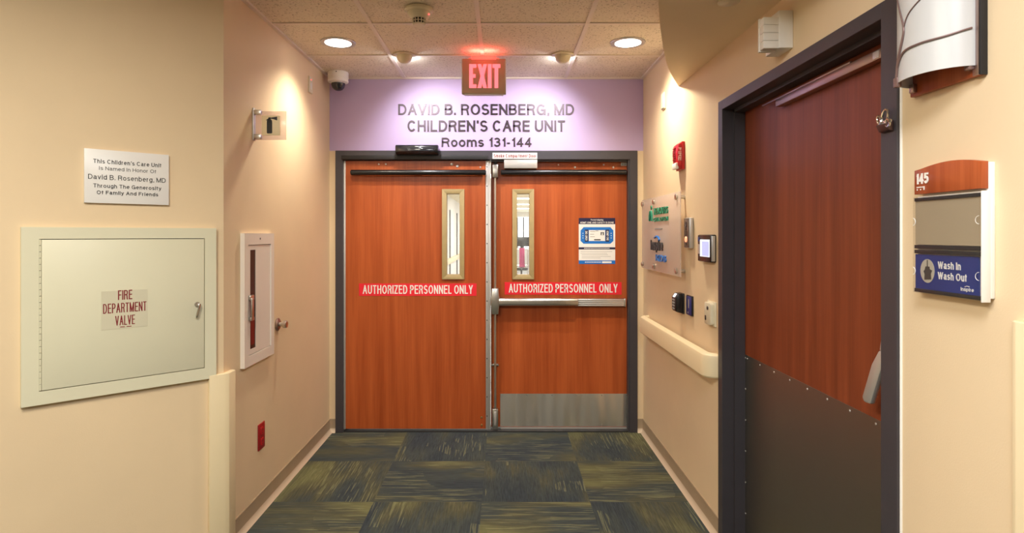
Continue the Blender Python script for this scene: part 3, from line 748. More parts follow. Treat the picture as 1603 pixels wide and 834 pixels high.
# exit sign on its canopy
EY = 4.03
t = thing('exit_sign', 'lit red EXIT sign hanging from the ceiling above the doors', 'exit sign', (X(757.5, EY), EY, CZ-.006))
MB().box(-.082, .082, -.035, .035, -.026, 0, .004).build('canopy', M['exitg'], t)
sz1, sz0 = Z(93, EY)-t.location.z, Z(148, EY)-t.location.z
MB().box(-.147, .147, -.022, .022, sz0, sz1, .008, 3).build('housing', M['exith'], t)
MB().box(-.13, .13, -.018, .018, sz0-.006, sz0+.002, .002).build('bottom_edge', M['alum'], t)
MB().box(-.03, .03, -.012, .012, sz1-.002, -.024).build('stem', M['alum'], t)
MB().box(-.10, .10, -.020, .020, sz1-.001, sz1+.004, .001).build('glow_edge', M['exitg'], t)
lx0, lz0, lz1 = -.096, Z(139, EY)-t.location.z, Z(102, EY)-t.location.z
mb = MB(); st = .024; lh = lz1-lz0; yf = -.0235
def seg(pts): mb.prism(pts, 'y', yf-.002, yf+.004)
x = lx0; wE = .047
seg([(x, lz0), (x, lz1), (x+st, lz1), (x+st, lz0)])
for a, b in ((0, .15), (.43, .58), (.85, 1)): seg([(x+st-.0005, lz0+a*lh), (x+st-.0005, lz0+b*lh), (x+wE-(.006 if a == .43 else 0), lz0+b*lh), (x+wE-(.006 if a == .43 else 0), lz0+a*lh)])
x += wE+.008; wX = .062
seg([(x, lz0), (x+st, lz0), (x+wX, lz1), (x+wX-st, lz1)])
c = x+wX/2
seg([(x, lz1), (x+st, lz1), (c+.012, lz0+.55*lh), (c-.012, lz0+.5*lh)]); seg([(x+wX, lz0), (x+wX-st, lz0), (c-.012, lz0+.45*lh), (c+.012, lz0+.5*lh)])
x += wX+.006
seg([(x, lz0), (x, lz1), (x+st, lz1), (x+st, lz0)])
x += st+.006; wT = .052
seg([(x+wT/2-st/2, lz0), (x+wT/2-st/2, lz1-.15*lh), (x+wT/2+st/2, lz1-.15*lh), (x+wT/2+st/2, lz0)]); seg([(x, lz1-.15*lh-.0005), (x, lz1), (x+wT, lz1), (x+wT, lz1-.15*lh-.0005)])
mb.build('lettering', M['exitl'], t, smooth=False)
lamp('exit_glow', 'AREA', (0, -.12, -.04), .42, (1, .09, .07), t, rot=(PI, 0, 0), shape='RECTANGLE', size=.16, size_y=.05)

t = thing('sprinkler_cover', 'flat round sprinkler cover plate under the curved soffit', 'sprinkler', (X(1141, 2.31), 2.31, 2.386))
MB().lathe([(0, 0), (.020, 0), (.022, -.006), (.041, -.007), (.041, -.010), (.036, -.0125), (0, -.013)], (0, 0, 0), 'z', 36).build('cover_plate', M['creamp'], t)
MB().lathe([(.024, .0), (.026, -.006), (.0, -.006)], (0, 0, 0), 'z', 24).build('cup', M['alum'], t)

# ------------------------------------------------------------------ left corridor wall (local x runs away from the viewer along the wall, -y points out of it)
t = thing('extinguisher_sign', 'projecting clear sign with black fire extinguisher pictogram', 'sign', (XL, 3.19, 2.065), ROT_L)
MB().box(-.014, .014, -.006, 0, -.078, .092, .002).build('wall_strip', M['alum'], t)
for zz in (-.058, .070):
    MB().box(-.012, .012, -.042, -.004, zz-.012, zz+.012, .002).build('clip', M['steel'], t)
MB().box(-.004, .004, -.172, -.012, -.075, .075, .001).build('panel', M['acrylicp'], t)
MB().box(-.0075, -.004, -.142, -.045, -.052, .052, .0008).build('pictogram_tile', M['fire_y'], t)
mb = MB(); yc = -.087
def q2(pts): mb.prism(pts, 'x', -.0085, -.0072)
q2([(yc+a, b) for a, b in rrect(-.014, .014, -.042, .022, .005)]+[])
q2([(yc+a, b) for a, b in arc(0, .020, .0138, 0, PI, 8)])
q2([(yc-.006, .030), (yc+.006, .030), (yc+.006, .042), (yc-.006, .042)])
q2([(yc-.004, .036), (yc-.004, .040), (yc-.040, .046), (yc-.040, .026), (yc-.02, .033)])
q2([(yc+.004, .038), (yc+.018, .028), (yc+.016, .025), (yc+.004, .034)])
mb.build('pictogram', M['ink'], t, smooth=False)

ex0, ex1 = 3.028, 3.419; cy = (ex0+ex1)/2; hw = (ex1-ex0)/2
t = thing('extinguisher_cabinet', 'white recessed fire extinguisher cabinet with narrow dark glass slot', 'cabinet', (XL, cy, .823), ROT_L)
hh = .676
mb = MB(); fw = .045; dp = -.022
mb.box(-hw, -hw+fw, dp, 0, 0, hh).box(hw-fw, hw, dp, 0, 0, hh).box(-hw+fw, hw-fw, dp, 0, hh-.058, hh).box(-hw+fw, hw-fw, dp, 0, 0, .052)
mb.box(-hw+.01, hw-.01, -.004, 0, .01, hh-.01)
fr_ = mb.build('frame', M['whitec'], t, smooth=False)
MB().lathe([(0, -.002), (.005, -.001), (.006, 0)], (0, dp, hh-.028), 'y', 12).build('lock_hole', M['ink'], fr_)
gx0, gx1, gz0, gz1 = -hw+.075, -hw+.145, .082, hh-.085
dx0, dx1, dz0, dz1 = -hw+fw+.002, hw-fw-.002, .056, hh-.062
mb = MB(); mb.box(dx0, gx0, -.019, -.005, dz0, dz1).box(gx1, dx1, -.019, -.005, dz0, dz1).box(gx0, gx1, -.019, -.005, dz0, gz0).box(gx0, gx1, -.019, -.005, gz1, dz1)
dr = mb.build('door', M['whitec'], t, smooth=False)
MB().box(gx0, gx1, -.0165, -.012, gz0, gz1).build('glass_slot', M['dark'], dr)
mb = MB().cyl((dx1+.001, -.020, dz0), (dx1+.001, -.020, dz1), .004, 8); mb.build('hinge', M['white'], dr)
MB().box(gx0+.012, gx1-.012, -.0172, -.016, gz0+.02, gz0+.16).build('extinguisher_behind_glass', M['extred'], dr)
mb = MB().box(gx0-.022, gx0+.028, -.030, -.016, .335, .36, .003).box(gx0-.018, gx0+.008, -.036, -.028, .235, .345, .003).box(gx0-.018, gx0+.02, -.034, -.017, .23, .248, .003)
mb.build('handle', M['steel'], dr)

t = thing('magnetic_door_holder', 'round metal door holder knob beside the extinguisher cabinet', 'door holder', (XL, 3.525, .972), ROT_L)
MB().lathe([(0, 0), (.036, 0), (.037, -.006), (.030, -.012), (.016, -.016), (0, -.016)], (0, 0, 0), 'y', 28).build('base_plate', M['bronze'], t)
MB().lathe([(.012, -.012), (.013, -.034), (.021, -.036), (.022, -.052), (.019, -.056), (0, -.056)], (0, 0, 0), 'y', 24).build('magnet', M['steel'], t)

t = thing('red_outlet', 'dark red power outlet low on the left corridor wall', 'outlet', (XL, 3.285, .404), ROT_L)
MB().box(-.043, .043, -.007, 0, -.070, .070, .003).build('cover_plate', M['redo'], t)
for zz in (-.029, .029):
    s_ = MB().prism(rrect(-.017, .017, zz-.019, zz+.019, .007), 'y', -.010, -.006).build('receptacle', M['redp'], t)
    MB().box(-.008, -.005, -.0108, -.0095, zz-.002, zz+.010).box(.005, .008, -.0108, -.0095, zz-.002, zz+.010).box(-.003, .003, -.0108, -.0095, zz-.013, zz-.008).build('slot', M['ink'], s_)

def small_plate(label, x, y, z, rot, led):
    t = thing('sensor_plate', label, 'wall plate', (x, y, z), rot)
    MB().box(-.036, .036, -.010, 0, -.055, .055, .003).build('plate', M['creamp'], t)
    if led:
        MB().lathe([(0, -.004), (.005, -.002), (.005, 0)], (.0, -.010, .035), 'y', 10).build('indicator_light', M['ledr'], t)
        MB().box(-.008, .008, -.0115, -.009, -.03, .015, .001).build('switch', M['white'], t)
    else:
        MB().box(-.030, .030, -.016, -.009, -.05, .05, .004).build('cover', M['creamp'], t)
small_plate('small cream wall plate with red light near the dome camera', XL, 4.12, 2.508, ROT_L, True)
small_plate('plain cream wall plate high beside the lilac wall', XR, 1010/253, Z(158, 1010/253), ROT_R, False)

# ------------------------------------------------------------------ angled wall
def on_oblique(tt, z): p_ = OC+OD*tt; return (p_.x, p_.y, z)
t = thing('dedication_plaque', 'white dedication plaque with five lines above the valve box', 'plaque', on_oblique(.392, 1.733), ROT_O)
pw2, ph2 = .1555, .1105
MB().box(-pw2, pw2, -.014, 0, -ph2, ph2, .001).build('plate', M['plaque'], t)
for s_, zz, wd, h_, of in (("This Children's Care Unit", .053, .250, .017, .008), ('Is Named In Honor Of', .026, .210, .015, -.002), ('David B. Rosenberg, MD', -.013, .285, .020, .0), ('Through The Generosity', -.047, .250, .016, .008), ('Of Family And Friends', -.074, .226, .015, .016)):
    mb = MB(); put_text(mb, s_, -wd/2, zz, wd, h_, -.014, of, .0006, 1.12); mb.build('lettering', M['ink'], t, smooth=False)

t = thing('valve_cabinet', 'large cream fire department valve box on the angled wall', 'cabinet', on_oblique(.395, .832), ROT_O)
cw, chh = .355, .690; dx0, dx1, dz0, dz1 = -.300, .305, .052, .644
mb = MB()
mb.box(-cw, dx0, -.022, 0, 0, chh).box(dx1, cw, -.022, 0, 0, chh).box(dx0, dx1, -.022, 0, dz1, chh).box(dx0, dx1, -.022, 0, 0, dz0)
mb.build('frame', M['cream'], t, smooth=False)
MB().box(dx0-.002, dx1+.002, -.006, -.002, dz0-.002, dz1+.002).build('shadow_gap', M['dark'], t)
dr = MB().box(dx0+.008, dx1-.003, -.024, -.006, dz0+.003, dz1-.003, .0015).build('door', M['cream'], t)
mb = MB()
for k in range(24): mb.cyl((dx0+.004, -.023, dz0+.004+k*.0245), (dx0+.004, -.023, dz0+.004+k*.0245+.0225), .0036, 8)
mb.build('hinge', M['cream'], dr)
dec = MB().box(-.096, .072, -.0252, -.0238, .268, .427).build('decal', M['decal'], dr)
mb = MB(); cxx = -.011
for s_, zz, wd in (('FIRE', .388, .052), ('DEPARTMENT', .335, .158), ('VALVE', .282, .072)):
    put_text(mb, s_, cxx-wd/2, zz, wd, .040, -.0252, .012, .0005)
mb.box(-.030, -.012, -.0258, -.025, .273, .276).box(-.006, .012, -.0258, -.025, .273, .276)
mb.build('lettering', M['maroon'], dec, smooth=False)
lt = MB().lathe([(0, -.006), (.011, -.005), (.012, 0)], (.272, -.0238, .345), 'y', 20).build('latch', M['steel'], dr)
MB().prism([(.276, .350), (.284, .346), (.270, .288), (.262, .286), (.264, .30)], 'y', -.040, -.030, .0015).build('latch_handle', M['chrome'], lt)

# ------------------------------------------------------------------ right corridor wall
R = lambda px: 1009.85/(px-787)
t = thing('fire_alarm_strobe', 'red fire alarm horn strobe on the beige wall', 'fire alarm', (XR, 3.60, Z(245, 3.60)), ROT_R)
MB().box(-.062, .062, -.018, 0, -.082, .082, .004).build('back_plate', M['redp'], t)
MB().prism([(-.015, -.078), (-.036, -.060), (-.042, .02), (-.036, .066), (-.015, .08)], 'x', -.055, .055, .005).build('housing', M['redp'], t)
MB().box(-.040, .040, -.048, -.030, -.076, -.040, .004).build('strobe_lens', M['white'], t)
mb = MB()
for k in range(7): mb.box(-.044, .010, -.0445, -.038, -.02+k*.011, -.015+k*.011, .001)
mb.build('horn_grille', M['redo'], t)
mb = MB()
b = text_verts('FIRE', .075, .022, .01, .0006)
for v in b.verts: v.co = Vector((.0550-v.co.y, -.038+v.co.z, .045-v.co.x))
mb.merge(b); mb.build('lettering', M['paper'], t, smooth=False)

pxa, pxb = 3.474, 4.43
t = thing('donor_panel', 'frosted acrylic donor panel on metal standoffs beside the doors', 'sign', (XR, (pxa+pxb)/2, 1.25), ROT_R)
hw = (pxb-pxa)/2
MB().box(-hw, hw, -.047, -.041, 0, .492, .001).build('panel', M['acrylic'], t)
for xx in (-hw+.03, -.02-.1, hw-.07):
    for zz in (.03, .462):
        MB().lathe([(.011, 0), (.011, -.041), (.0155, -.0465), (.0165, -.048), (.0165, -.056), (.013, -.058), (0, -.058)], (xx, 0, zz), 'y', 18).build('standoff', M['steel'], t)
def LX(px): return (pxa+pxb)/2-1.018*F/(px-787)     # local x along the panel
def LZ(px, py): return H-(py-367)*1.018/(px-787)-1.25
yf = -.047
mb = MB(); put_text(mb, 'NEMOURS', LX(1025), LZ(1036, 334)-.004, LX(1047)-LX(1025), .044, yf, .02, .006)
put_text(mb, 'CHILDREN', LX(1024.5), LZ(1036, 345)-.004, LX(1047)-LX(1024.5), .026, yf, .02, .006)
mb.build('lettering', M['green'], t, smooth=False)
mb = MB(); gx = LX(1020)
mb.prism([(gx+a, LZ(1020, 325)+b) for a, b in arc(0.01, 0, .014, 0, 2*PI, 12)[:-1]], 'y', yf-.006, yf)
mb.tube([(gx-.035, yf-.003, LZ(1020, 345)), (gx-.015, yf-.003, LZ(1020, 338)), (gx-.005, yf-.003, LZ(1020, 330))], .008, 8)
mb.tube([(gx-.035, yf-.003, LZ(1020, 345)), (gx-.04, yf-.003, LZ(1020, 338)), (gx-.022, yf-.003, LZ(1020, 331))], .007, 8)
mb.tube([(gx+.028, yf-.003, LZ(1020, 346)), (gx+.032, yf-.003, LZ(1020, 338)), (gx+.012, yf-.003, LZ(1020, 330))], .008, 8)
mb.build('emblem', M['green'], t)
mb = MB(); mb.box(LX(1025.5), LX(1037), yf-.003, yf, LZ(1031, 358)-.003, LZ(1031, 358)+.003); mb.build('rule_line', M['grey'], t)
mb = MB(); put_text(mb, 'inspire', LX(1020), LZ(1030, 392), LX(1039)-LX(1020), .068, yf, .045, .006); mb.build('lettering', M['ink'], t, smooth=False)
mb = MB(); put_text(mb, 'KIDS', LX(1028), LZ(1036, 409.5), LX(1044)-LX(1028), .042, yf, .04, .006)
mb.build('lettering', M['blue'], t, smooth=False)
mb = MB(); mb.tube([(LX(1026), yf-.003, LZ(1026, 372)), (LX(1029), yf-.003, LZ(1029, 370)), (LX(1032), yf-.003, LZ(1032, 371.5)), (LX(1033.5), yf-.003, LZ(1033, 376))], .007, 8)
mb.build('emblem', M['blue'], t)

t = thing('door_intercom', 'slim grey door intercom with orange button beside the acrylic panel', 'intercom', (XR, 3.425, Z(364.5, 3.425)), ROT_R)
MB().box(-.047, .047, -.024, 0, -.086, .086, .005).build('housing', M['alum'], t)
MB().box(-.043, .043, -.027, -.022, -.082, .082, .002).build('face_plate', mat('intercom_face', (.20, .18, .16), .4, .5), t)
MB().lathe([(0, -.004), (.016, -.003), (.017, 0)], (-.005, -.027, .048), 'y', 20).build('camera_lens', M['tintdome'], t)
MB().lathe([(0, -.002), (.008, -.002), (.009, 0)], (-.005, -.027, .022), 'y', 14).build('sensor', M['dark'], t)
mb = MB()
for k in range(4): mb.box(-.025, .02, -.0285, -.026, -.018+k*.008, -.014+k*.008)
mb.build('speaker_slots', M['dark'], t)
MB().lathe([(0, -.006), (.015, -.005), (.017, 0)], (-.002, -.027, -.036), 'y', 20).build('call_button', M['led'], t)
MB().lathe([(0, -.002), (.007, -.002), (.008, 0)], (.006, -.027, -.062), 'y', 14).build('microphone', M['dark'], t)

t = thing('time_clock', 'black time clock with lit blue screen beside the door frame', 'time clock', (XR, 3.12, Z(388.5, 3.12)), ROT_R)
MB().box(-.100, .100, -.026, 0, -.070, .070, .005).build('housing', M['black'], t)
MB().box(.094, .1015, -.0245, -.006, -.064, .064, .002).build('side_panel', M['alum'], t)
fp = MB().box(-.097, .097, -.029, -.024, -.067, .067, .002).build('face', M['black'], t)
MB().box(-.058, .088, -.0302, -.0285, -.043, .045).build('screen_border', M['screenw'], t)
MB().box(-.024, .080, -.0310, -.0295, -.039, .035).build('screen', M['screen'], t)
MB().box(-.094, -.066, -.0300, -.0285, .035, .058).build('status_window', M['signblue'], t)
MB().box(-.094, -.066, -.0300, -.0285, -.030, .02).build('keypad', M['alum'], t)

t = thing('keypad_reader', 'black keypad card reader above the handrail', 'keypad', (XR, 3.59, Z(474, 3.59)), ROT_R)
MB().box(-.045, .045, -.012, 0, -.060, .060, .003).build('back_plate', M['black'], t)
MB().prism([(-.010, -.058), (-.044, -.050), (-.052, -.04), (-.052, .035), (-.036, .058), (-.010, .06)], 'x', -.040, .040, .004).build('housing', M['black'], t)
MB().prism([(-.0525, .036), (-.0385, .0565), (-.037, .055), (-.051, .035)], 'x', -.022, .022).build('display', M['screenw'], t)
for r_ in range(4):
    mb = MB()
    for c_ in range(3): mb.box(-.022+c_*.016, -.010+c_*.016, -.0545, -.051, -.036+r_*.017, -.026+r_*.017, .001)
    mb.build('key_row', M['grey'], t)

t = thing('badge_reader_plate', 'blue card plate beside the black keypad', 'card reader', (XR, 3.43, Z(478, 3.43)), ROT_R)
MB().box(-.050, .050, -.010, 0, -.056, .056, .002).build('back_plate', M['black'], t)
MB().box(-.047, .044, -.0125, -.009, -.052, .052, .001).build('face', M['signblue'], t)
mb = MB().box(-.008, .008, -.0132, -.012, -.015, .035).box(-.02, .0, -.0132, -.012, -.044, -.036); mb.build('print', M['grey'], t)

t = thing('key_switch_plate', 'ivory wall plate with key hole near the door frame', 'wall plate', (XR, 3.075, Z(490.5, 3.075)), ROT_R)
MB().box(-.060, .060, -.008, 0, -.062, .062, .003).build('back_plate', M['creamp'], t)
MB().prism(rrect(-.050, .046, -.056, .056, .014), 'y', -.026, -.007, .004).build('cover', M['creamp'], t)
MB().lathe([(0, -.003), (.009, -.003), (.010, 0)], (.004, -.026, .028), 'y', 16).build('key_hole', M['dark'], t)
MB().box(-.034, -.020, -.028, -.025, -.036, -.012, .003).build('slot', M['dark'], t)

# handrail with rounded returns
t = thing('handrail', 'cream vinyl wall handrail running from the doors to the single door frame', 'handrail', (XR, 3.72, .785), ROT_R)
def rail_profile():  # (out, z)
    return [(.030, .0), (.066, .0), (.072, .008), (.072, .095), (.066, .110), (.052, .119), (.032, .119), (.026, .112), (.026, .006)]
b = bmesh.new()
h0, h1 = -.735, .745
path = [(-.745, .0, (-1, 0)), ]
# swept along a plan path: out from the wall, round the corner, along, round, back to the wall
plan = [(h0, -.0), (h0, -.030)]+[(h0+.04-.04*math.cos(a), -.030-.0*a) for a in ()]
rings = []
def ring(cx, cy, dx, dy):   # (cx,cy) point on the wall-side reference line, (dx,dy) outward direction
    rings.append([b.verts.new((cx+dx*o_, cy+dy*o_, z_)) for o_, z_ in rail_profile()])
piv = .026
ring(h0+.075, .026, -1, 0); ring(h0+.075, -.0, -1, 0)
for k in range(1, 7):
    a = PI/2*k/6; ring(h0+.075, 0, -math.cos(a), -math.sin(a))
ring(h1-.075, 0, 0, -1)
for k in range(1, 7):
    a = PI/2*k/6; ring(h1-.075, 0, math.sin(a), -math.cos(a))
ring(h1-.075, .026, 1, 0)
for A, B_ in zip(rings, rings[1:]):
    for i in range(len(A)): b.faces.new((A[i], A[(i+1) % len(A)], B_[(i+1) % len(A)], B_[i]))
b.faces.new(rings[0]); b.faces.new(rings[-1][::-1])
for v in b.verts: v.co.y = min(v.co.y, 0)
bmesh.ops.remove_doubles(b, verts=b.verts[:], dist=1e-6)
mb = MB(); mb.merge(b); mb.build('rail', M['guard'], t)
for xx in (-.45, 0, .45):
    MB().box(xx-.03, xx+.03, -.028, 0, .03, .09).build('bracket', M['alum'], t)

# nurse call dome light over the single door (near side faces the viewer)
t = thing('nurse_call_light', 'white four segment call light above the single wooden door', 'call light', (XR, 2.278, 2.245), ROT_R)
MB().box(-.058, .058, -.052, 0, -.069, .069, .003).build('housing', M['white'], t)
MB().box(.010, .022, -.110, -.05, -.074, .050, .002).build('lens_back', M['white'], t)
for k in range(4):
    MB().box(.020, .056, -.108, -.050, -.070+k*.029, -.070+k*.029+.0282, .003).build('lens', M['white'], t)

# ------------------------------------------------------------------ single door on the right
ft = .012
w = MB()
fy0, fy1, fz1 = 1.618, 2.962, 2.138
iy0, iy1, iz = 1.688, 2.908, 2.092
xa, xb = XR-ft, XR+.175
w.box(xa, xb, iy1, fy1, 0, fz1, .002); w.box(xa, xb, fy0, iy0, 0, fz1, .002); w.box(xa, xb, iy0-.002, iy1+.002, iz, fz1, .002)
w.box(XR+.042, XR+.092, iy1-.016, iy1+.001, 0, iz); w.box(XR+.042, XR+.092, iy0-.001, iy0+.016, 0, iz); w.box(XR+.042, XR+.092, iy0, iy1, iz-.016, iz+.001)
fr3 = struct(w.build('trim_5', M['frame'], smooth=False), 'charcoal steel frame around the single door', 'door frame')
MB().cyl((XR-.001, fy0-.001, .1), (XR-.001, fy0-.001, fz1), .004, 8).build('edge_line', M['white'], fr3)  # thin white line down the outer edge of the near jamb
DX = XR+.094
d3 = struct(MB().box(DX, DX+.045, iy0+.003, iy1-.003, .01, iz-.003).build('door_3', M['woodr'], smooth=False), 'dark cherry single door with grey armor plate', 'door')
ap = MB().box(DX-.002, DX, iy0+.012, iy1-.004, .015, .922).build('armor_plate', M['armor'], d3)
s = MB()
for k in range(9): s.lathe([(0, -.002), (.004, -.001), (.0045, 0)], (DX-.002, iy0+.05+k*.141, .907), 'x', 8)
for k in range(6): s.lathe([(0, -.002), (.004, -.001), (.0045, 0)], (DX-.002, iy1-.02, .907-k*.148), 'x', 8)
s.build('screw', M['alum'], ap)['kind'] = 'stuff'
cl = MB().box(DX-.034, DX, 1.80, 2.50, 2.018, 2.048, .002).build('closer_track', M['bronze'], d3)
MB().box(DX-.030, DX-.022, 1.97, 2.64, 2.049, 2.056, .001).build('closer_arm', M['bronze'], d3)
MB().box(DX-.036, DX-.030, 1.812, 1.84, 2.022, 2.044, .001).build('track_cap', M['alum'], cl)
# paddle handle
def paddle(pts, xo, th): return MB().prism(pts, 'x', DX-xo-th, DX-xo, .004)
hy = 1.79
mb = MB().box(DX-.012, DX, hy-.10, hy-.02, .98, 1.20, .003); hd = mb.build('latch_plate', M['steel'], d3)
mb = MB(); b0 = bmesh.new()
bar = [(0.0, .975, .020), (.012, .99, .021), (.05, 1.085, .021), (.06, 1.10, .019)]
mb.prism([(hy+.052, .985), (hy+.062, .998), (hy+.014, 1.108), (hy-.02, 1.155), (hy-.045, 1.155), (hy-.03, 1.10), (hy+.02, .987)], 'x', DX-.062, DX-.045, .005)
mb.build('push_paddle', M['alum'], hd)
mb = MB().prism([(hy+.004, 1.150), (hy-.008, 1.205), (hy-.05, 1.27), (hy-.06, 1.23), (hy-.02, 1.150)], 'x', DX-.045, DX-.032, .004)
mb.build('pull_paddle', M['alum'], hd)
MB().box(DX-.05, DX, hy-.05, hy-.03, 1.10, 1.15, .003).build('spindle', M['steel'], hd)

# bulldog clip on the near jamb
t = thing('bulldog_clip', 'small chrome bulldog clip stuck on the dark door frame', 'clip', (xa, 1.650, 1.787), ROT_R)
MB().prism([(-.0, -.016), (-.014, -.012), (-.022, .004), (-.014, .012), (0, .014)], 'x', -.024, .020, .001).build('jaw', mat('clip_bronze', (.14, .09, .09), .35, .8), t)
def loop(cx, cz, rx_, rz_, y, tilt=0, n=20):
    return [(cx+rx_*math.cos(2*PI*k/n)*math.cos(tilt)-rz_*math.sin(2*PI*k/n)*math.sin(tilt), y, cz+rx_*math.cos(2*PI*k/n)*math.sin(tilt)+rz_*math.sin(2*PI*k/n)*math.cos(tilt)) for k in range(n+1)]
MB().tube(loop(.004, .026, .012, .019, -.014, -.3), .0035, 8).build('handle', M['chrome'], t)
MB().tube(loop(-.016, .020, .007, .013, -.018, .5), .0028, 8).build('handle', M['chrome'], t)
MB().cyl((-.022, -.012, .012), (.022, -.012, .012), .005, 12).build('spring', M['chrome'], t)
MB().tube(loop(.020, .006, .009, .010, -.017), .003, 8).build('spring_end', M['chrome'], t)

# room number sign
SY = 1.4195
t = thing('room_number_sign', 'wood topped room number sign with blue hand washing card', 'sign', (XR, SY, 1.35), ROT_R)
hw = .1065
MB().box(-hw+.01, hw+.004, -.012, 0, .004, .300, .002).build('back_plate', M['white'], t)
mb = MB(); top = [(hw, .302)]+[(hw-2*hw*k/12, .302+.012*math.sin(PI*(k/12)**.9)*1.0) for k in range(1, 12)]+[(-hw, .303)]
mb.prism([(-hw, .243), (hw, .243)]+top, 'y', -.028, -.012, .0008); wd_ = mb.build('header', M['signwood'], t)
mb = MB(); put_text(mb, '145', -hw+.010, .268, .042, .026, -.0285, .02, .002); mb.build('lettering', M['paper'], wd_, smooth=False)
mb = MB()
for a, b in ((0, 0), (0, .006), (.006, .006), (.012, 0), (.012, .006), (.018, .006), (.024, 0), (.024, .006), (.024, .003)): mb.lathe([(0, -.0015), (.0017, -.001), (.002, 0)], (-hw+.012+a, -.0285, .254+b), 'y', 8)
mb.build('braille', M['paper'], wd_)
MB().box(-hw+.0, hw, -.020, -.012, 0, .238, .001).build('insert_tray', M['white'], t)
MB().box(-hw-.001, hw, -.0245, -.020, .118, .232).build('blank_insert', M['tan'] if 0 else mat('beige_insert', (.42, .34, .23), .5), t)
for a, b in ((.226, .234), (.108, .117), (.096, .105), (0, .009)): MB().box(-hw-.001, hw-.001, -.0275, -.020, a, b, .0005).build('black_band', M['ink'], t)
bl_ = MB().box(-hw-.001, hw-.012, -.0245, -.020, .009, .094).build('blue_insert', M['signblue'], t)
mb = MB(); put_text(mb, 'Wash In', -.028, .062, .072, .017, -.0247, .012, .0006); put_text(mb, 'Wash Out', -.028, .037, .090, .017, -.0247, .012, .0006)
put_text(mb, 'inspire', .044, .016, .038, .008, -.0247, .01, .0005)
mb.build('lettering', M['paper'], bl_, smooth=False)
mb = MB(); mb.tube([(.056, -.0248, .0255), (.062, -.0248, .0275), (.070, -.0248, .0265)], .0008, 6)
mb.build('emblem', M['paper'], bl_)
ccx, ccz = -.064, .054
MB().prism([(ccx+.0245*math.cos(2*PI*k/28), ccz+.029*math.sin(2*PI*k/28)) for k in range(28)], 'y', -.0252, -.0244).build('photo_disc', M['photo'], bl_)
mb = MB().prism([(ccx-.010, ccz-.022), (ccx+.014, ccz-.020), (ccx+.013, ccz-.006), (ccx+.017, ccz+.002), (ccx+.009, ccz+.005), (ccx+.008, ccz+.011), (ccx-.006, ccz+.011), (ccx-.009, ccz+.002), (ccx-.013, ccz-.001), (ccx-.009, ccz-.008)], 'y', -.0256, -.025)
mb.box(ccx-.001, ccx+.002, -.0256, -.025, ccz+.010, ccz+.027); mb.build('photo_picture', M['photod'], bl_)
MB().box(-hw-.003, hw+.002, -.0292, -.0280, -.002, .236).build('clear_cover', M['clearp'], t)
for zz in (.175, .052):
    MB().tube([(-hw-.002+.008*math.sin(PI*k/8), -.0296, zz+.009*math.cos(PI*k/8)) for k in range(9)], .0009, 6).build('thumb_notch', M['white'], t)
    MB().tube([(hw-.004-.010*math.sin(PI*k/8), -.0296, zz+.009*math.cos(PI*k/8)) for k in range(9)], .0006, 6).build('thumb_notch', M['white'], t)
MB().box(hw, hw+.004, -.029, -.010, -.004, .238, .001).build('side_rail', M['white'], t)

# bowed acrylic sign above it
t = thing('bowed_acrylic_sign', 'bowed white acrylic sign with bronze ribbons on a wood board', 'sign', (XR, 1.4485, 1.845), ROT_R)
MB().box(-.1145, .1145, -.014, 0, 0, .60, .002).build('backing_board', M['signwood'], t)
MB().box(.098, .1145, -.018, -.0135, .0, .60, .001).build('board_edge', M['bronze'], t)
MB().box(.1145, .119, -.016, 0, -.001, .60, .001).build('shadow_band', M['blackm'], t)  # black strip standing in for the shade on the board's right edge
A_, D_ = .104, .080
def el(a): return (-A_*math.cos(a), -.014-D_*math.sin(a))     # a: 0 far edge, pi near edge
b = bmesh.new(); n = 32; cols = []
for k in range(n+1):
    a = PI*k/n; x_, y_ = el(a); nx, ny = x_/A_**2, (y_+.014)/D_**2; l_ = math.hypot(nx, ny); nx, ny = nx/l_*.003, ny/l_*.003
    cols.append([b.verts.new(c_) for c_ in ((x_, y_, .022), (x_+nx, y_+ny, .022), (x_+nx, y_+ny, .60), (x_, y_, .60))])
for A, B_ in zip(cols, cols[1:]):
    for i in range(4): b.faces.new((A[i], A[(i+1) % 4], B_[(i+1) % 4], B_[i]))
b.faces.new(cols[0]); b.faces.new(cols[-1][::-1])
mb = MB(); mb.merge(b); mb.build('acrylic_sheet', M['acrylicw'], t)
def onsheet(a, z, off=.005):
    x_, y_ = el(a); nx, ny = x_/A_**2, (y_+.014)/D_**2; l_ = math.hypot(nx, ny); return (x_+nx/l_*off, y_+ny/l_*off, z)
def ribbon(pts, r0, r1):
    mb = MB(); mb.tube([onsheet(a, z) for a, z in catmull(pts, 8)], r0, 8, r1); mb.build('ribbon', M['ribbon'], t)
ribbon([(1.05, .028), (1.12, .055), (1.45, .086), (1.9, .092), (2.45, .094), (3.0, .105)], .0032, .0022)
ribbon([(1.02, .024), (1.2, .075), (1.42, .12), (1.45, .15), (1.25, .20), (1.0, .25)], .0040, .0014)
ribbon([(1.44, .140), (1.6, .170), (1.95, .195), (2.4, .22)], .0016, .0012)
x_, y_, z_ = onsheet(1.04, .02)
MB().box(x_-.008, x_+.008, y_-.004, y_+.008, .012, .036, .002).build('clip', M['ribbon'], t)
MB().box(.088, .104, -.030, -.013, .014, .034, .002).build('clip', M['ribbon'], t)
MB().box(-.105, -.088, -.024, -.013, .008, .030, .002).build('clip', M['bronze'], t)

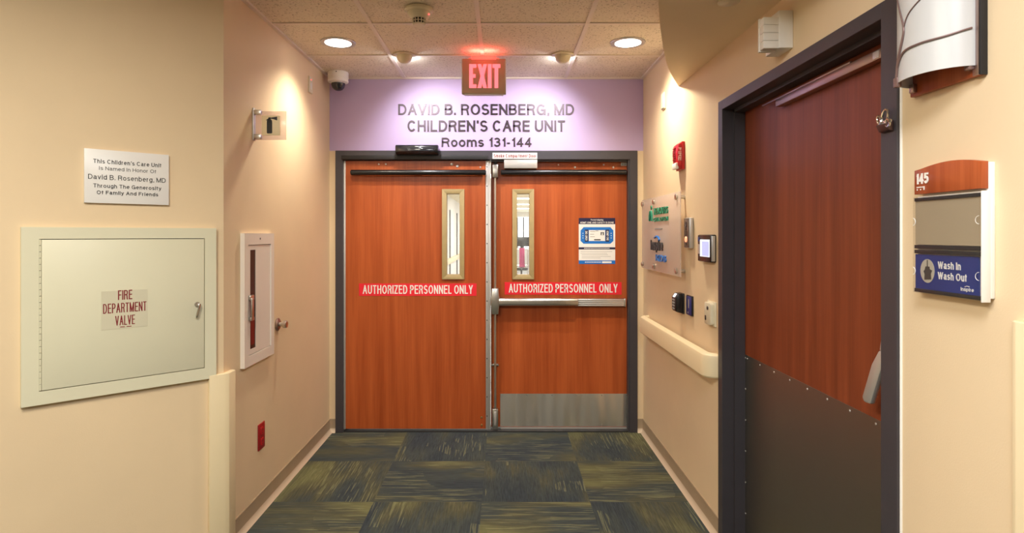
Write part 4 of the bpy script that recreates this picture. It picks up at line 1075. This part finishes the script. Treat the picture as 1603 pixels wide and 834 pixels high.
# ------------------------------------------------------------------ fill lights added over the lobby behind (unseen, they light the near walls)
def add_fill(x, y, e, c, label):
    t = thing('added_fill_panel', label, 'ceiling light', (x, y, CZ-.006), 0, 'added fill light panels over the lobby')
    mb = MB().box(-.30, -.28, -.60, .60, -.014, 0).box(.28, .30, -.60, .60, -.014, 0).box(-.28, .28, -.60, -.58, -.014, 0).box(-.28, .28, .58, .60, -.014, 0)
    mb.build('frame', M['white'], t)
    MB().box(-.28, .28, -.58, .58, -.009, -.002).build('diffuser', M['panel'], t)
    lamp('fill_light', 'AREA', (0, 0, -.02), e, c, t, shape='RECTANGLE', size=.54, size_y=1.14)
add_fill(-1.05, .55, E_FILL, C_FILL, 'added fill light panel over the middle of the lobby')
add_fill(-2.6, -1.3, E_FILL, C_FILL, 'added fill light panel over the far side of the lobby')
add_fill(.30, .15, E_COOL, C_COOL, 'added cool fill light panel over the walkway near the curved soffit')

# ------------------------------------------------------------------ corridor beyond the doors, seen through the two narrow panes
Y0, Y1, CB = 4.735, 25.0, 2.43
struct(MB().box(XL-.1, 2.1, Y0, Y1, -.1, 0).build('floor_beyond', M['lino'], smooth=False), 'pale polished floor of the corridor beyond the doors', 'floor')
struct(MB().box(XL-.1, 2.1, Y0, Y1, CB, CB+.1).build('ceiling_beyond', M['soffit'], smooth=False), 'ceiling of the corridor beyond the doors', 'ceiling')
struct(MB().box(XL-.1, XL, Y0, Y1, 0, CB).build('wall_beyond_left', M['holewall'], smooth=False), 'white corridor wall seen through the left pane', 'wall')
struct(MB().box(2.0, 2.1, Y0, Y1, 0, CB).build('wall_beyond_right', M['holewall'], smooth=False), 'white corridor wall beyond the right door leaf', 'wall')
struct(MB().box(XL-.1, 2.1, Y1, Y1+.1, 0, CB).build('wall_beyond_end', M['holewall'], smooth=False), 'far end wall of the corridor beyond', 'wall')
struct(MB().box(XL-.1, 2.1, 4.72, 4.745, FZ-.001, CZ).build('wall_beyond_header', M['holewall'], smooth=False), 'wall over the double doors on the far side', 'wall')
mb = MB()
for a in (12.6, 14.9, 17.2): mb.box(XL, XL+.025, a, a+.08, 0, 2.1)
struct(mb.build('trim_6', M['frame'], smooth=False), 'dark door jambs along the corridor beyond', 'door frame')
t = thing('corridor_handrail', 'pale handrail seen through the left door pane', 'handrail', (XL, 15, .80))
MB().box(0, .07, -2.6, 6, 0, .12, .01).build('rail', M['guard'], t)
for yy in (-2, 0, 2, 4): MB().box(0, .03, yy-.03, yy+.03, .03, .09).build('bracket', M['alum'], t)
for k, yy in enumerate((6.6, 9.6, 12.6, 15.6, 18.6, 21.6)):
    xx = (.38, .30, .36, .42, .50, .6)[k]
    t = thing('corridor_ceiling_light', 'glowing ceiling panel of the corridor seen through the right pane', 'ceiling light', (xx, yy, CB), 0, 'ceiling panels of the corridor beyond')
    MB().box(-.62, .62, -.32, .32, -.012, 0, .003).build('frame', M['white'], t)
    MB().box(-.59, .59, -.29, .29, -.016, -.010).build('diffuser', M['panel'], t)
    lamp('panel_light', 'AREA', (0, 0, -.03), E_BEYOND, (1, .97, .93), t, shape='RECTANGLE', size=1.1, size_y=.5)
w5 = struct(MB().box(.3, 1.9, Y1-.02, Y1, .95, 2.2).build('window_1', M['daylight'], smooth=False), 'bright window at the far end of the corridor beyond', 'window')
mb = MB()
for a in (.3, .6, .85, 1.1, 1.5, 1.9): mb.box(a-.03, a+.03, Y1-.05, Y1-.015, .95, 2.2)
mb.build('mullion', M['frame'], w5)
# equipment cart with monitor, pink gown over its rail, black stool
t = thing('equipment_cart', 'wheeled equipment cart with black monitor seen through the right pane', 'cart', (.55, 18.2, 0))
for xx in (-.2, .2):
    for yy in (-.22, .22):
        MB().cyl((xx, yy, .09), (xx, yy, 1.05), .016, 10).build('post', M['steel'], t)
        MB().lathe([(0, -.02), (.05, -.02), (.06, 0), (.05, .02), (0, .02)], (xx, yy, .06), 'x', 16).build('caster', M['black'], t)
for zz in (.14, .55, 1.03): MB().box(-.24, .24, -.26, .26, zz, zz+.03, .005).build('shelf', M['steel'], t)
MB().box(-.22, .24, -.04, .02, 1.14, 1.42, .01).build('monitor', M['black'], t)
MB().box(-.03, .05, -.02, .02, 1.05, 1.16).build('monitor_stand', M['black'], t)
b = bmesh.new(); n = 14; rows = []
for r_ in range(9):
    z_ = 1.10-.075*r_; rows.append([b.verts.new((0.49+.15*k/n+.01*r_*math.sin(3*k/n), 17.90-.03*math.sin(k*1.1)*(r_/8)-.015*(r_ > 0), z_)) for k in range(n+1)])
for A, B_ in zip(rows, rows[1:]):
    for k in range(n): b.faces.new((A[k], A[k+1], B_[k+1], B_[k]))
bmesh.ops.solidify(b, geom=b.faces[:], thickness=.012)
mb = MB(); mb.merge(b); tag(mb.build('pink_gown', M['pink']), 'pink gown hanging on the cart beyond the right pane', 'gown')
t = thing('rolling_stool', 'black rolling stool in front of the cart beyond the pane', 'stool', (.52, 16.9, 0))
MB().lathe([(0, .50), (.17, .50), (.19, .53), (.18, .57), (.1, .585), (0, .585)], (0, 0, 0), 'z', 24).build('seat', M['black'], t)
MB().cyl((0, 0, .1), (0, 0, .51), .025).build('post', M['black'], t)
for k in range(5):
    a = 2*PI*k/5; l = MB().tube([(0, 0, .13), (.2*math.cos(a), .2*math.sin(a), .09)], .018, 8).build('leg', M['black'], t)
    MB().lathe([(0, -.015), (.03, -.015), (.035, 0), (.03, .015), (0, .015)], (.2*math.cos(a), .2*math.sin(a), .036), 'x', 12).build('caster', M['black'], l)
